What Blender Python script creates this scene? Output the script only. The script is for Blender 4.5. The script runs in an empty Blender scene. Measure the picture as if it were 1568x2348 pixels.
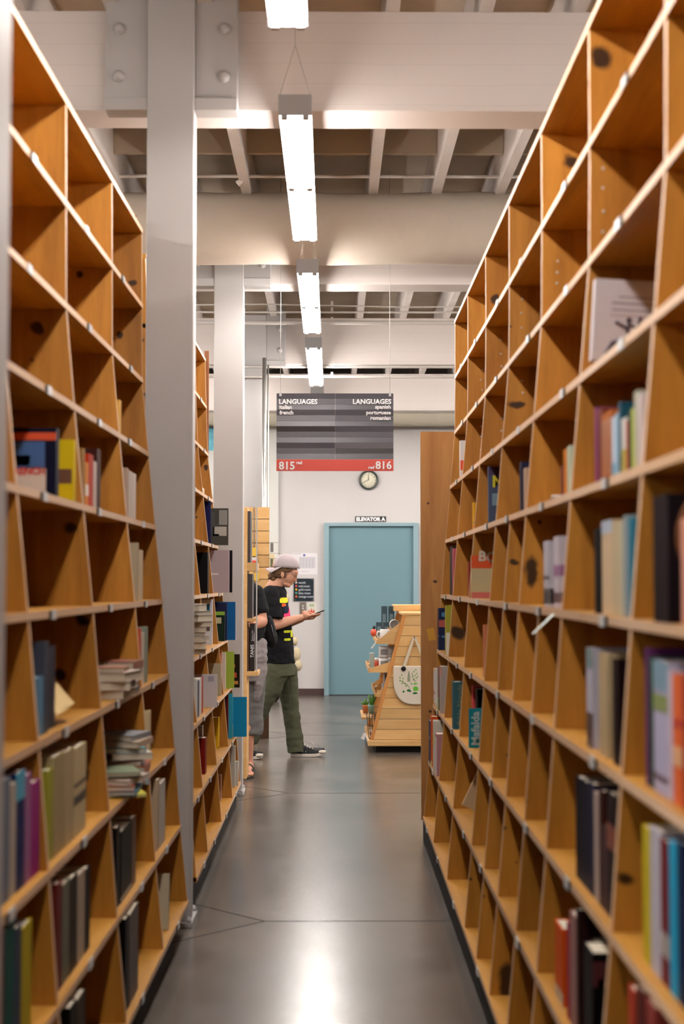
import bpy, bmesh, math, random
from mathutils import Vector, Matrix, noise

SC = bpy.context.scene
COL = SC.collection
random.seed(7)
PI = math.pi

# ------------------------------------------------------------------ camera
FPX, EYE = 3267.0, 1.46
PITCH, YAW = math.radians(2.772), math.radians(0.406)
cam_data = bpy.data.cameras.new('camera')
cam_data.sensor_fit = 'HORIZONTAL'
cam_data.sensor_width = 24.0
cam_data.lens = FPX * 24.0 / 1568.0
cam_data.clip_start = 0.05
cam_data.clip_end = 200
cam_data.dof.use_dof = True
cam_data.dof.focus_distance = 10.6
cam_data.dof.aperture_fstop = 2.7
cam = bpy.data.objects.new('camera', cam_data)
COL.objects.link(cam)
cam.location = (0, 0, EYE)
cam.rotation_euler = (PI / 2 + PITCH, 0, -YAW)
SC.camera = cam

# ------------------------------------------------------------------ world, view, sampling
world = bpy.data.worlds.new('world')
SC.world = world
world.use_nodes = True
world.node_tree.nodes['Background'].inputs[0].default_value = (1.0, 0.94, 0.88, 1)
world.node_tree.nodes['Background'].inputs[1].default_value = 0.02
TUBE = 122.0            # emission of the fluorescent tubes
SC.view_settings.view_transform = 'Standard'
SC.view_settings.look = 'None'
SC.view_settings.gamma = 1.0
SC.view_settings.use_curve_mapping = False
SC.view_settings.exposure = 0.0
SC.cycles.use_denoising = True
SC.cycles.max_bounces = 7
SC.cycles.diffuse_bounces = 5
SC.cycles.glossy_bounces = 3
SC.cycles.sample_clamp_indirect = 6.0
SC.cycles.caustics_reflective = False
SC.cycles.caustics_refractive = False

# ------------------------------------------------------------------ measuring: a ray through a picture point, met with a plane
_cy, _sy, _cp, _sp = math.cos(YAW), math.sin(YAW), math.cos(PITCH), math.sin(PITCH)
_f = Vector((_sy * _cp, _cy * _cp, _sp))
_r = Vector((_cy, -_sy, 0))
_u = _r.cross(_f)

def ray(x, y): return _f + _r * ((x - 784) / FPX) - _u * ((y - 1174) / FPX)
def at(x, y, Y):
    d = ray(x, y); s = Y / d.y
    return Vector((s * d.x, Y, EYE + s * d.z))
def atx(x, y, X):
    d = ray(x, y); s = X / d.x
    return Vector((X, s * d.y, EYE + s * d.z))

# ------------------------------------------------------------------ materials
def lin(h):
    h = h.lstrip('#'); o = []
    for i in (0, 2, 4):
        c = int(h[i:i + 2], 16) / 255
        o.append(c / 12.92 if c <= 0.04045 else ((c + 0.055) / 1.055) ** 2.4)
    return (o[0], o[1], o[2], 1)

def alb(h):
    """paint reflectance: the shade read off a brightly lit surface, brought down to what the paint itself reflects"""
    c = lin(h); return (c[0] * 0.72, c[1] * 0.72, c[2] * 0.72, 1)

_mats = {}
def mat(hexc, rough=0.5, metal=0.0, emit=0.0, spec=0.5, bump=0.0, bscale=60, vary=0.0, vscale=4, name=None, coat=0.0):
    key = (hexc, rough, metal, emit, spec, bump, bscale, vary, vscale, coat)
    if key in _mats: return _mats[key]
    m = bpy.data.materials.new(name or 'paint_' + hexc.lstrip('#'))
    m.use_nodes = True
    nt = m.node_tree; b = nt.nodes['Principled BSDF']
    b.inputs['Base Color'].default_value = alb(hexc)
    b.inputs['Roughness'].default_value = rough
    b.inputs['Metallic'].default_value = metal
    b.inputs['Specular IOR Level'].default_value = spec if rough < 0.46 or metal else spec * 0.3
    if coat: b.inputs['Coat Weight'].default_value = coat
    if emit:
        b.inputs['Emission Color'].default_value = lin(hexc)
        b.inputs['Emission Strength'].default_value = emit
    if bump or vary:
        g = nt.nodes.new('ShaderNodeNewGeometry')
        n = nt.nodes.new('ShaderNodeTexNoise'); n.inputs['Scale'].default_value = bscale if bump else vscale
        n.inputs['Detail'].default_value = 4
        nt.links.new(g.outputs['Position'], n.inputs['Vector'])
        if bump:
            bp = nt.nodes.new('ShaderNodeBump'); bp.inputs['Strength'].default_value = bump
            bp.inputs['Distance'].default_value = 0.01
            nt.links.new(n.outputs['Fac'], bp.inputs['Height']); nt.links.new(bp.outputs['Normal'], b.inputs['Normal'])
        if vary:
            n2 = nt.nodes.new('ShaderNodeTexNoise'); n2.inputs['Scale'].default_value = vscale; n2.inputs['Detail'].default_value = 5
            nt.links.new(g.outputs['Position'], n2.inputs['Vector'])
            r = nt.nodes.new('ShaderNodeMapRange')
            r.inputs['From Min'].default_value = 0.3; r.inputs['From Max'].default_value = 0.7
            r.inputs['To Min'].default_value = 1 - vary; r.inputs['To Max'].default_value = 1 + vary
            nt.links.new(n2.outputs['Fac'], r.inputs['Value'])
            mx = nt.nodes.new('ShaderNodeMix'); mx.data_type = 'RGBA'; mx.blend_type = 'MULTIPLY'
            mx.inputs['Factor'].default_value = 1
            mx.inputs['A'].default_value = alb(hexc)
            nt.links.new(r.outputs['Result'], mx.inputs['B'])
            nt.links.new(mx.outputs['Result'], b.inputs['Base Color'])
    _mats[key] = m
    return m

def ell_mask(nt, pos, c, r, soft=0.25):
    """0..1 mask, 1 inside an ellipsoid at c with radii r, its rim broken by noise"""
    s = nt.nodes.new('ShaderNodeVectorMath'); s.operation = 'SUBTRACT'; s.inputs[1].default_value = c
    nt.links.new(pos, s.inputs[0])
    d = nt.nodes.new('ShaderNodeVectorMath'); d.operation = 'DIVIDE'; d.inputs[1].default_value = r
    nt.links.new(s.outputs[0], d.inputs[0])
    l = nt.nodes.new('ShaderNodeVectorMath'); l.operation = 'LENGTH'
    nt.links.new(d.outputs[0], l.inputs[0])
    m = nt.nodes.new('ShaderNodeMapRange'); m.inputs['From Min'].default_value = 1 + soft
    m.inputs['From Max'].default_value = 1 - soft
    nt.links.new(l.outputs['Value'], m.inputs['Value'])
    return m.outputs['Result']

def box_mask(nt, pos, c, r):
    s = nt.nodes.new('ShaderNodeVectorMath'); s.operation = 'SUBTRACT'; s.inputs[1].default_value = c
    nt.links.new(pos, s.inputs[0])
    d = nt.nodes.new('ShaderNodeVectorMath'); d.operation = 'DIVIDE'; d.inputs[1].default_value = r
    nt.links.new(s.outputs[0], d.inputs[0])
    a = nt.nodes.new('ShaderNodeVectorMath'); a.operation = 'ABSOLUTE'; nt.links.new(d.outputs[0], a.inputs[0])
    p = nt.nodes.new('ShaderNodeVectorMath'); p.operation = 'MULTIPLY'; nt.links.new(a.outputs[0], p.inputs[0]); nt.links.new(a.outputs[0], p.inputs[1])
    l = nt.nodes.new('ShaderNodeVectorMath'); l.operation = 'LENGTH'; nt.links.new(p.outputs[0], l.inputs[0])
    m = nt.nodes.new('ShaderNodeMapRange'); m.inputs['From Min'].default_value = 1.04; m.inputs['From Max'].default_value = 0.96
    nt.links.new(l.outputs['Value'], m.inputs['Value'])
    return m.outputs['Result']

def wood(name, c1, c2, knots=(), axis='Z', rough=0.45, kcol='#1e0b04', spots=True):
    m = bpy.data.materials.new(name); m.use_nodes = True
    nt = m.node_tree; N = nt.nodes.new; L = nt.links.new
    b = nt.nodes['Principled BSDF']; b.inputs['Roughness'].default_value = rough
    b.inputs['Specular IOR Level'].default_value = 0.35
    g = N('ShaderNodeNewGeometry'); pos = g.outputs['Position']
    # every board (connected piece) gets its own shift and tone
    mp = N('ShaderNodeMapping')
    sc = {'Z': (5.0, 5.0, 0.5), 'Y': (5.0, 0.5, 5.0), 'X': (0.5, 5.0, 5.0)}[axis]
    mp.inputs['Scale'].default_value = sc
    L(pos, mp.inputs['Vector'])
    n1 = N('ShaderNodeTexNoise'); n1.inputs['Scale'].default_value = 2.2; n1.inputs['Detail'].default_value = 7; n1.inputs['Distortion'].default_value = 1.0
    L(mp.outputs[0], n1.inputs['Vector'])
    n2 = N('ShaderNodeTexNoise'); n2.inputs['Scale'].default_value = 22; n2.inputs['Detail'].default_value = 3
    L(mp.outputs[0], n2.inputs['Vector'])
    ad = N('ShaderNodeMath'); ad.operation = 'MULTIPLY_ADD'; ad.inputs[1].default_value = 0.3
    L(n2.outputs['Fac'], ad.inputs[0]); L(n1.outputs['Fac'], ad.inputs[2])
    cr = N('ShaderNodeMapRange'); cr.inputs['From Min'].default_value = 0.42; cr.inputs['From Max'].default_value = 0.85
    L(ad.outputs[0], cr.inputs['Value'])
    mx = N('ShaderNodeMix'); mx.data_type = 'RGBA'
    mx.inputs['A'].default_value = lin(c1); mx.inputs['B'].default_value = lin(c2)
    L(cr.outputs['Result'], mx.inputs['Factor'])
    # tone of the single board
    oi = N('ShaderNodeObjectInfo')
    tr = N('ShaderNodeMapRange'); tr.inputs['To Min'].default_value = 0.84; tr.inputs['To Max'].default_value = 1.12
    L(oi.outputs['Random'], tr.inputs['Value'])
    mt = N('ShaderNodeMix'); mt.data_type = 'RGBA'; mt.blend_type = 'MULTIPLY'; mt.inputs['Factor'].default_value = 1
    L(mx.outputs['Result'], mt.inputs['A']); L(tr.outputs['Result'], mt.inputs['B'])
    col = mt.outputs['Result']
    # small scattered pin knots
    masks = []
    if spots:
        v = N('ShaderNodeTexVoronoi'); v.inputs['Scale'].default_value = 6.5
        L(pos, v.inputs['Vector'])
        vm = N('ShaderNodeMapRange'); vm.inputs['From Min'].default_value = 0.06; vm.inputs['From Max'].default_value = 0.035
        L(v.outputs['Distance'], vm.inputs['Value'])
        masks.append(vm.outputs['Result'])
    if knots:
        wn = N('ShaderNodeTexNoise'); wn.inputs['Scale'].default_value = 14
        L(pos, wn.inputs['Vector'])
        w1 = N('ShaderNodeVectorMath'); w1.operation = 'MULTIPLY_ADD'
        w1.inputs[1].default_value = (0.05, 0.05, 0.05)
        L(wn.outputs['Color'], w1.inputs[0]); L(pos, w1.inputs[2])
        w2 = N('ShaderNodeVectorMath'); w2.operation = 'SUBTRACT'; w2.inputs[1].default_value = (0.025, 0.025, 0.025)
        L(w1.outputs[0], w2.inputs[0])
        for (c, r) in knots:
            masks.append(ell_mask(nt, w2.outputs[0], c, r))
    for k in masks:
        q = N('ShaderNodeMix'); q.data_type = 'RGBA'; q.inputs['B'].default_value = lin(kcol)
        s = N('ShaderNodeMath'); s.operation = 'MULTIPLY'; s.inputs[1].default_value = 0.95
        L(k, s.inputs[0]); L(s.outputs[0], q.inputs['Factor']); L(col, q.inputs['A'])
        col = q.outputs['Result']
    L(col, b.inputs['Base Color'])
    return m

def patch_mat(name, base, patches, rough=0.8, flat='Y'):
    """cloth or cover with coloured printed patches: (centre, radii, colour)"""
    m = bpy.data.materials.new(name); m.use_nodes = True
    nt = m.node_tree; b = nt.nodes['Principled BSDF']; b.inputs['Roughness'].default_value = rough; b.inputs['Specular IOR Level'].default_value = 0.08
    g = nt.nodes.new('ShaderNodeNewGeometry'); col = None
    for c, r, h in patches:
        k = box_mask(nt, g.outputs['Position'], c, r)
        q = nt.nodes.new('ShaderNodeMix'); q.data_type = 'RGBA'; q.inputs['B'].default_value = lin(h)
        if col is None: q.inputs['A'].default_value = lin(base)
        else: nt.links.new(col, q.inputs['A'])
        nt.links.new(k, q.inputs['Factor']); col = q.outputs['Result']
    nt.links.new(col, b.inputs['Base Color'])
    return m

# ------------------------------------------------------------------ mesh helpers
class MB:
    def __init__(s): s.v = []; s.f = []; s.m = []; s.sm = []
    def poly(s, pts, mi=0):
        n = len(s.v); s.v += [tuple(p) for p in pts]; s.f.append(tuple(range(n, n + len(pts)))); s.m.append(mi); s.sm.append(False)
    def hexa(s, p, mi=0, fm=None):
        """eight corners: bottom 0-3 counter-clockwise, top 4-7"""
        n = len(s.v); s.v += [tuple(q) for q in p]
        for i, q in enumerate(((3, 2, 1, 0), (4, 5, 6, 7), (0, 1, 5, 4), (1, 2, 6, 5), (2, 3, 7, 6), (3, 0, 4, 7))):
            s.f.append(tuple(n + k for k in q)); s.m.append(fm.get(i, mi) if fm else mi); s.sm.append(False)
    def box(s, a, b, mi=0, fm=None):
        x0, x1 = sorted((a[0], b[0])); y0, y1 = sorted((a[1], b[1])); z0, z1 = sorted((a[2], b[2]))
        s.hexa([(x0, y0, z0), (x1, y0, z0), (x1, y1, z0), (x0, y1, z0), (x0, y0, z1), (x1, y0, z1), (x1, y1, z1), (x0, y1, z1)], mi, fm)
    def prism(s, pts, d, mi=0, side=None):
        """flat outline pts pushed along vector d"""
        n = len(s.v); k = len(pts); d = Vector(d)
        s.v += [tuple(p) for p in pts] + [tuple(Vector(p) + d) for p in pts]
        s.f.append(tuple(range(n, n + k))[::-1]); s.m.append(mi); s.sm.append(False)
        s.f.append(tuple(range(n + k, n + 2 * k))); s.m.append(mi); s.sm.append(False)
        for i in range(k):
            j = (i + 1) % k
            s.f.append((n + i, n + j, n + k + j, n + k + i)); s.m.append(side.get(i, mi) if side else mi); s.sm.append(False)
    def rings(s, rs, mi=0, cap=True, smooth=True):
        n0 = len(s.v); k = len(rs[0])
        for r in rs: s.v += [tuple(p) for p in r]
        for a in range(len(rs) - 1):
            for i in range(k):
                j = (i + 1) % k
                s.f.append((n0 + a * k + i, n0 + a * k + j, n0 + (a + 1) * k + j, n0 + (a + 1) * k + i)); s.m.append(mi); s.sm.append(smooth)
        if cap:
            s.f.append(tuple(range(n0, n0 + k))[::-1]); s.m.append(mi); s.sm.append(False)
            e = n0 + (len(rs) - 1) * k
            s.f.append(tuple(range(e, e + k))); s.m.append(mi); s.sm.append(False)
    def tube(s, pts, r, n=10, mi=0, cap=True):
        """round bar along pts, r a number or one per point"""
        P = [Vector(p) for p in pts]; R = r if isinstance(r, (list, tuple)) else [r] * len(P)
        t0 = (P[1] - P[0]).normalized()
        up = Vector((0, 0, 1)) if abs(t0.z) < 0.9 else Vector((0, 1, 0))
        a = t0.cross(up).normalized(); rs = []
        for i, p in enumerate(P):
            t = ((P[min(i + 1, len(P) - 1)] - P[max(i - 1, 0)])).normalized()
            a = (a - t * a.dot(t)).normalized(); b = t.cross(a)
            rs.append([p + (a * math.cos(2 * PI * k / n) + b * math.sin(2 * PI * k / n)) * R[i] for k in range(n)])
        s.rings(rs, mi, cap)
    def lathe(s, c, prof, n=24, mi=0, axis='Z'):
        rs = []
        for r, h in prof:
            ring = []
            for k in range(n):
                u, w = r * math.cos(2 * PI * k / n), r * math.sin(2 * PI * k / n)
                ring.append(Vector(c) + (Vector((u, w, h)) if axis == 'Z' else Vector((u, h, w)) if axis == 'Y' else Vector((h, u, w))))
            rs.append(ring)
        s.rings(rs, mi, True)
    def ball(s, c, r, nu=16, nv=10, mi=0, rot=None):
        rs = []
        R = r if isinstance(r, (tuple, list)) else (r, r, r)
        for i in range(nv + 1):
            th = PI * min(max(i / nv, 0.02), 0.98)
            ring = []
            for k in range(nu):
                p = Vector((R[0] * math.sin(th) * math.cos(2 * PI * k / nu), R[1] * math.sin(th) * math.sin(2 * PI * k / nu), R[2] * math.cos(th)))
                if rot: p = rot @ p
                ring.append(Vector(c) + p)
            rs.append(ring)
        s.rings(rs, mi, True)
    def mesh(s, name, mats, off=(0, 0, 0)):
        me = bpy.data.meshes.new(name); o = Vector(off)
        me.from_pydata([tuple(Vector(v) - o) for v in s.v], [], s.f)
        for m in (mats if isinstance(mats, (list, tuple)) else [mats]): me.materials.append(m)
        me.polygons.foreach_set('material_index', s.m)
        me.polygons.foreach_set('use_smooth', s.sm)
        me.update()
        bm = bmesh.new(); bm.from_mesh(me); bmesh.ops.recalc_face_normals(bm, faces=bm.faces); bm.to_mesh(me); bm.free()
        return me
    def obj(s, name, mats, parent=None, bevel=0):
        """links the mesh; with a parent its points are taken as world points"""
        off = parent_origin(parent) if parent else (0, 0, 0)
        o = bpy.data.objects.new(name, s.mesh(name, mats, off)); COL.objects.link(o)
        if parent: o.parent = parent
        if bevel:
            b = o.modifiers.new('bevel', 'BEVEL'); b.width = bevel; b.segments = 2; b.limit_method = 'ANGLE'
        return o
    def top(s, name, mats, loc=None, bevel=0):
        """a top-level mesh whose origin sits at loc (world points given)"""
        if loc is None:
            xs = [v[0] for v in s.v]; ys = [v[1] for v in s.v]; zs = [v[2] for v in s.v]
            loc = ((min(xs) + max(xs)) / 2, (min(ys) + max(ys)) / 2, min(zs))
        o = bpy.data.objects.new(name, s.mesh(name, mats, loc)); COL.objects.link(o); o.location = loc
        if bevel:
            b = o.modifiers.new('bevel', 'BEVEL'); b.width = bevel; b.segments = 2; b.limit_method = 'ANGLE'
        return o

def parent_origin(p):
    o = Vector((0, 0, 0))
    while p: o += Vector(p.location); p = p.parent
    return o

def thing(name, loc, label, cat, group=None):
    o = bpy.data.objects.new(name, None); COL.objects.link(o); o.location = loc; o.empty_display_size = 0.1
    return tag(o, label, cat, group)
_seen = {}
def tag(o, label, cat, group=None, kind=None):
    o['label'] = label; o['category'] = cat
    if group: o['group'] = group
    if kind: o['kind'] = kind
    n = len(label.split())
    if n < 4 or n > 16: print('LABEL LENGTH', n, label)
    if label in _seen: print('LABEL TWICE', label)
    _seen[label] = 1
    return o
def struct(o): o['kind'] = 'structure'; return o

def copy_tree(o, parent=None):
    c = o.copy(); COL.objects.link(c); c.parent = parent
    for ch in list(o.children): copy_tree(ch, c)
    return c

def text(s, size, mats, parent, loc, rot, align='LEFT', name='lettering', bold=0.0, squeeze=1.0, depth=0.0008):
    cu = bpy.data.curves.new('t', 'FONT'); cu.body = s; cu.size = size; cu.align_x = align; cu.extrude = depth; cu.offset = bold
    cu.resolution_u = 2
    tmp = bpy.data.objects.new('t', cu); COL.objects.link(tmp)
    dg = bpy.context.evaluated_depsgraph_get()
    me = bpy.data.meshes.new_from_object(tmp.evaluated_get(dg))
    bpy.data.objects.remove(tmp); bpy.data.curves.remove(cu)
    M = Matrix.Rotation(rot[2], 4, 'Z') @ Matrix.Rotation(rot[1], 4, 'Y') @ Matrix.Rotation(rot[0], 4, 'X') @ Matrix.Diagonal((squeeze, 1, 1, 1))
    me.transform(M); me.materials.clear(); me.materials.append(mats)
    o = bpy.data.objects.new(name, me); COL.objects.link(o); o.parent = parent
    o.location = Vector(loc) - parent_origin(parent)
    return o

def remeshed(mb, name, mats, voxel, parent=None, smooth=3, disp=0.0, dscale=8.0, loc=None):
    """a closed skin grown round the pieces of mb"""
    me = mb.mesh(name, mats)
    tmp = bpy.data.objects.new('t', me); COL.objects.link(tmp)
    r = tmp.modifiers.new('r', 'REMESH'); r.mode = 'VOXEL'; r.voxel_size = voxel; r.use_smooth_shade = True
    if smooth:
        sm = tmp.modifiers.new('s', 'SMOOTH'); sm.iterations = smooth; sm.factor = 0.5
    dg = bpy.context.evaluated_depsgraph_get()
    m2 = bpy.data.meshes.new_from_object(tmp.evaluated_get(dg))
    bpy.data.objects.remove(tmp); bpy.data.meshes.remove(me)
    m2.name = name
    m2.materials.clear()
    for m in (mats if isinstance(mats, (list, tuple)) else [mats]): m2.materials.append(m)
    if disp:
        ns = [v.normal.copy() for v in m2.vertices]
        for v, n in zip(m2.vertices, ns):
            q = Vector((v.co.x * dscale, v.co.y * dscale, v.co.z * dscale * 1.8))
            v.co += n * disp * (noise.noise(q) + 0.5 * noise.noise(q * 2.3))
    off = Vector(loc) if loc is not None else (parent_origin(parent) if parent else Vector((0, 0, 0)))
    m2.transform(Matrix.Translation(-off))
    m2.polygons.foreach_set('use_smooth', [True] * len(m2.polygons))
    m2.polygons.foreach_set('material_index', [0] * len(m2.polygons))
    o = bpy.data.objects.new(name, m2); COL.objects.link(o)
    if parent: o.parent = parent
    elif loc is not None: o.location = loc
    return o

# ------------------------------------------------------------------ shared materials
M_WALL = mat('#cdc9c7', 0.7, vary=0.02, vscale=2, name='white_wall_paint')
M_BEAM = mat('#dcd3ce', 0.6, vary=0.04, vscale=3, name='white_painted_timber')
M_JOIST = mat('#f2eae4', 0.65, vary=0.04, vscale=6, name='painted_joist')
M_DECK = mat('#ddcfbc', 0.8, vary=0.08, vscale=4, name='painted_deck')
M_GREY = mat('#c0bdbb', 0.45, bump=0.05, bscale=40, vary=0.02, name='grey_painted_steel')
M_GREY2 = mat('#b4b0ad', 0.5, vary=0.02, name='grey_steel_plate')
M_DUCT = mat('#e4d8c8', 0.85, bump=0.5, bscale=9, vary=0.05, vscale=3, name='wrapped_duct_cloth')
M_PIPE = mat('#f0eae4', 0.45, name='white_pipe_paint')
M_TEAL = mat('#6f8f99', 0.5, bump=0.04, bscale=90, name='teal_door_paint')
M_TEAL2 = mat('#84a1aa', 0.45, name='teal_frame_paint')
M_STEEL = mat('#9a958e', 0.3, 1.0, name='brushed_steel')
M_BLACK = mat('#121212', 0.5, name='black_plastic')
M_WHITE = mat('#efece9', 0.5, name='white_plastic')
M_PAGE = mat('#d8cdb8', 0.9, name='page_paper')
M_TAG = mat('#dcdcda', 0.35, name='label_holder_white')
M_CLIP = mat('#2c2826', 0.5, name='dark_clip')
M_EDGE = wood('pale_board_edge', '#d2b498', '#c09a74', (), 'Y', 0.5, spots=False)
M_SHELF = wood('shelf_board_wood', '#b78438', '#966622', (), 'Y', 0.4, spots=False)
M_PLY = wood('maple_board', '#c8a36e', '#b98d54', (), 'X', 0.5, spots=False)
M_PANEL = wood('end_panel_wood', '#a0713e', '#885a2c', (((0.60, 8.31, 1.45), (0.012, 0.5, 0.01)), ((0.57, 8.31, 0.7), (0.008, 0.5, 0.01))), 'Z', 0.5)

# ------------------------------------------------------------------ structure
def floor_material():
    m = bpy.data.materials.new('polished_concrete'); m.use_nodes = True
    nt = m.node_tree; N = nt.nodes.new; L = nt.links.new; b = nt.nodes['Principled BSDF']
    g = N('ShaderNodeNewGeometry')
    n = N('ShaderNodeTexNoise'); n.inputs['Scale'].default_value = 1.6; n.inputs['Detail'].default_value = 9; n.inputs['Roughness'].default_value = 0.62
    L(g.outputs['Position'], n.inputs['Vector'])
    r = N('ShaderNodeValToRGB')
    r.color_ramp.elements[0].position = 0.32; r.color_ramp.elements[0].color = lin('#3e3833')
    r.color_ramp.elements[1].position = 0.72; r.color_ramp.elements[1].color = lin('#635a52')
    L(n.outputs['Fac'], r.inputs['Fac'])
    L(r.outputs['Color'], b.inputs['Base Color'])
    n2 = N('ShaderNodeTexNoise'); n2.inputs['Scale'].default_value = 5; n2.inputs['Detail'].default_value = 6
    L(g.outputs['Position'], n2.inputs['Vector'])
    q = N('ShaderNodeMapRange'); q.inputs['To Min'].default_value = 0.19; q.inputs['To Max'].default_value = 0.29
    L(n2.outputs['Fac'], q.inputs['Value']); L(q.outputs['Result'], b.inputs['Roughness'])
    mp = N('ShaderNodeMapping'); mp.inputs['Scale'].default_value = (5, 12, 1)
    L(g.outputs['Position'], mp.inputs['Vector'])
    n3 = N('ShaderNodeTexNoise'); n3.inputs['Scale'].default_value = 2.0; n3.inputs['Detail'].default_value = 4
    L(mp.outputs[0], n3.inputs['Vector'])
    bp = N('ShaderNodeBump'); bp.inputs['Strength'].default_value = 0.05; bp.inputs['Distance'].default_value = 0.004
    L(n3.outputs['Fac'], bp.inputs['Height']); L(bp.outputs['Normal'], b.inputs['Normal'])
    b.inputs['Specular IOR Level'].default_value = 1.0
    return m

b = MB(); b.box((-7, -4, -0.1), (7, 18.6, 0)); struct(b.obj('floor', floor_material()))
# sawn joints in the slab: a line across the aisle and a diamond round each column
M_JOINT = mat('#3a332e', 0.9, name='joint_filler')
JN = 0
for yc in (2.5, 6.2, 9.9, 13.6):
    b = MB(); w = 0.003
    cx = -0.71
    def ln(p, q):
        p, q = Vector((p[0], p[1], 0.0004)), Vector((q[0], q[1], 0.0004)); d = (q - p).normalized(); s = Vector((-d.y, d.x, 0)) * w
        b.prism([p + s, q + s, q - s, p - s], (0, 0, 0.0004))
    ln((cx + 0.42, yc), (6.5, yc)); ln((-6.5, yc), (cx - 0.42, yc))
    ln((cx + 0.42, yc), (cx, yc + 0.42)); ln((cx + 0.42, yc), (cx, yc - 0.42))
    ln((cx - 0.42, yc), (cx, yc + 0.42)); ln((cx - 0.42, yc), (cx, yc - 0.42))
    JN += 1
    struct(b.obj('trim_%d' % (10 + JN), M_JOINT))

YW = 18.33
b = MB(); b.box((-7, YW, 0), (7, YW + 0.2, 5)); struct(b.obj('wall_back', M_WALL))
b = MB(); b.box((-7.2, -4, 0), (-7, YW + 0.2, 5)); struct(b.obj('wall_left', M_WALL))
b = MB(); b.box((7, -4, 0), (7.2, YW + 0.2, 5)); struct(b.obj('wall_right', M_WALL))
p0 = at(638, 1300, YW)
b = MB(); b.box((p0.x - 1.6, YW - 0.05, 0), (p0.x, YW + 0.01, 3.9)); struct(b.obj('trim_1', mat('#d5d5cf', 0.7, name='wall_pilaster_paint')))
b = MB(); b.box((p0.x, YW - 0.02, 0), (at(743, 1590, YW).x, YW, 0.085)); b.box((at(958, 1590, YW).x, YW - 0.02, 0), (6.9, YW, 0.085))
struct(b.obj('baseboard_back', mat('#4b3a38', 0.6, name='dark_rubber_base')))
# ceiling deck
b = MB(); b.box((-7, -4, 4.30), (7, YW, 4.40)); struct(b.obj('ceiling', M_DECK))
# elevator door and frame
xa, xb = at(743, 1300, YW).x, at(958, 1300, YW).x
xi, xj = at(754, 1300, YW).x, at(947, 1300, YW).x
zt, zi = at(850, 1199, YW).z, at(850, 1207, YW).z
b = MB()
b.box((xa, YW - 0.06, 0), (xi, YW, zt)); b.box((xj, YW - 0.06, 0), (xb, YW, zt)); b.box((xi, YW - 0.06, zi), (xj, YW, zt))
fr = struct(b.obj('door_1', M_TEAL2, bevel=0.004))
b = MB(); b.box((xi, YW - 0.012, 0.01), (xj, YW - 0.001, zi)); b.obj('door_leaf', M_TEAL, fr)
b = MB(); b.box((xi, YW - 0.03, 0.0), (xj, YW, 0.01)); b.obj('sill', mat('#2a2a28', 0.5), fr)

# ------------------------------------------------------------------ beams, joists (setting)
def trimobj(b, name, m, bevel=0): return struct(b.obj(name, m, bevel=bevel))
def beam_material():
    m = bpy.data.materials.new('laminated_beam_paint'); m.use_nodes = True
    nt = m.node_tree; N = nt.nodes.new; L = nt.links.new; bs = nt.nodes['Principled BSDF']
    bs.inputs['Roughness'].default_value = 0.55
    g = N('ShaderNodeNewGeometry'); sp = N('ShaderNodeSeparateXYZ'); L(g.outputs['Position'], sp.inputs[0])
    nz = N('ShaderNodeTexNoise'); nz.inputs['Scale'].default_value = 0.9; L(g.outputs['Position'], nz.inputs['Vector'])
    a = N('ShaderNodeMath'); a.operation = 'MULTIPLY_ADD'; a.inputs[1].default_value = 0.05; L(nz.outputs['Fac'], a.inputs[0]); L(sp.outputs['Z'], a.inputs[2])
    q = N('ShaderNodeMath'); q.operation = 'MULTIPLY'; q.inputs[1].default_value = 1 / 0.092; L(a.outputs[0], q.inputs[0])
    fr = N('ShaderNodeMath'); fr.operation = 'FRACT'; L(q.outputs[0], fr.inputs[0])
    mr = N('ShaderNodeMapRange'); mr.inputs['From Min'].default_value = 0.0; mr.inputs['From Max'].default_value = 0.03
    mr.inputs['To Min'].default_value = 0.78; mr.inputs['To Max'].default_value = 1.0; L(fr.outputs[0], mr.inputs['Value'])
    mx = N('ShaderNodeMix'); mx.data_type = 'RGBA'; mx.blend_type = 'MULTIPLY'; mx.inputs['Factor'].default_value = 1
    mx.inputs['A'].default_value = lin('#d6cdc8'); L(mr.outputs['Result'], mx.inputs['B'])
    v = N('ShaderNodeTexVoronoi'); v.inputs['Scale'].default_value = 2.6; L(g.outputs['Position'], v.inputs['Vector'])
    vm = N('ShaderNodeMapRange'); vm.inputs['From Min'].default_value = 0.03; vm.inputs['From Max'].default_value = 0.015; L(v.outputs['Distance'], vm.inputs['Value'])
    k = N('ShaderNodeMix'); k.data_type = 'RGBA'; k.inputs['B'].default_value = lin('#6e625a')
    L(vm.outputs['Result'], k.inputs['Factor']); L(mx.outputs['Result'], k.inputs['A']); L(k.outputs['Result'], bs.inputs['Base Color'])
    return m
M_GLU = beam_material()
tn = 30
for yb in (2.5, 6.2, 9.9, 13.6, 17.3):
    b = MB(); b.box((-7, yb + 0.02, 3.54), (7, yb + 0.27, 3.99)); tn += 1; trimobj(b, 'trim_%d' % tn, M_GLU, 0.004)
for k in range(-15, 16):
    x = 0.27 + 0.415 * k
    b = MB(); b.box((x - 0.03, -4, 3.99), (x + 0.03, YW, 4.29)); tn += 1; trimobj(b, 'trim_%d' % tn, M_JOIST)
# dark blocking and hangers between the joists
for yb in (7.3, 8.75, 10.9, 12.3, 14.9, 16.2):
    b = MB()
    for k in range(-8, 9):
        x = 0.27 + 0.415 * k
        b.box((x + 0.031, yb, 4.12), (x + 0.383, yb + 0.04, 4.29))
    tn += 1; trimobj(b, 'trim_%d' % tn, mat('#c9bba8', 0.8, name='joist_blocking'))

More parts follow.
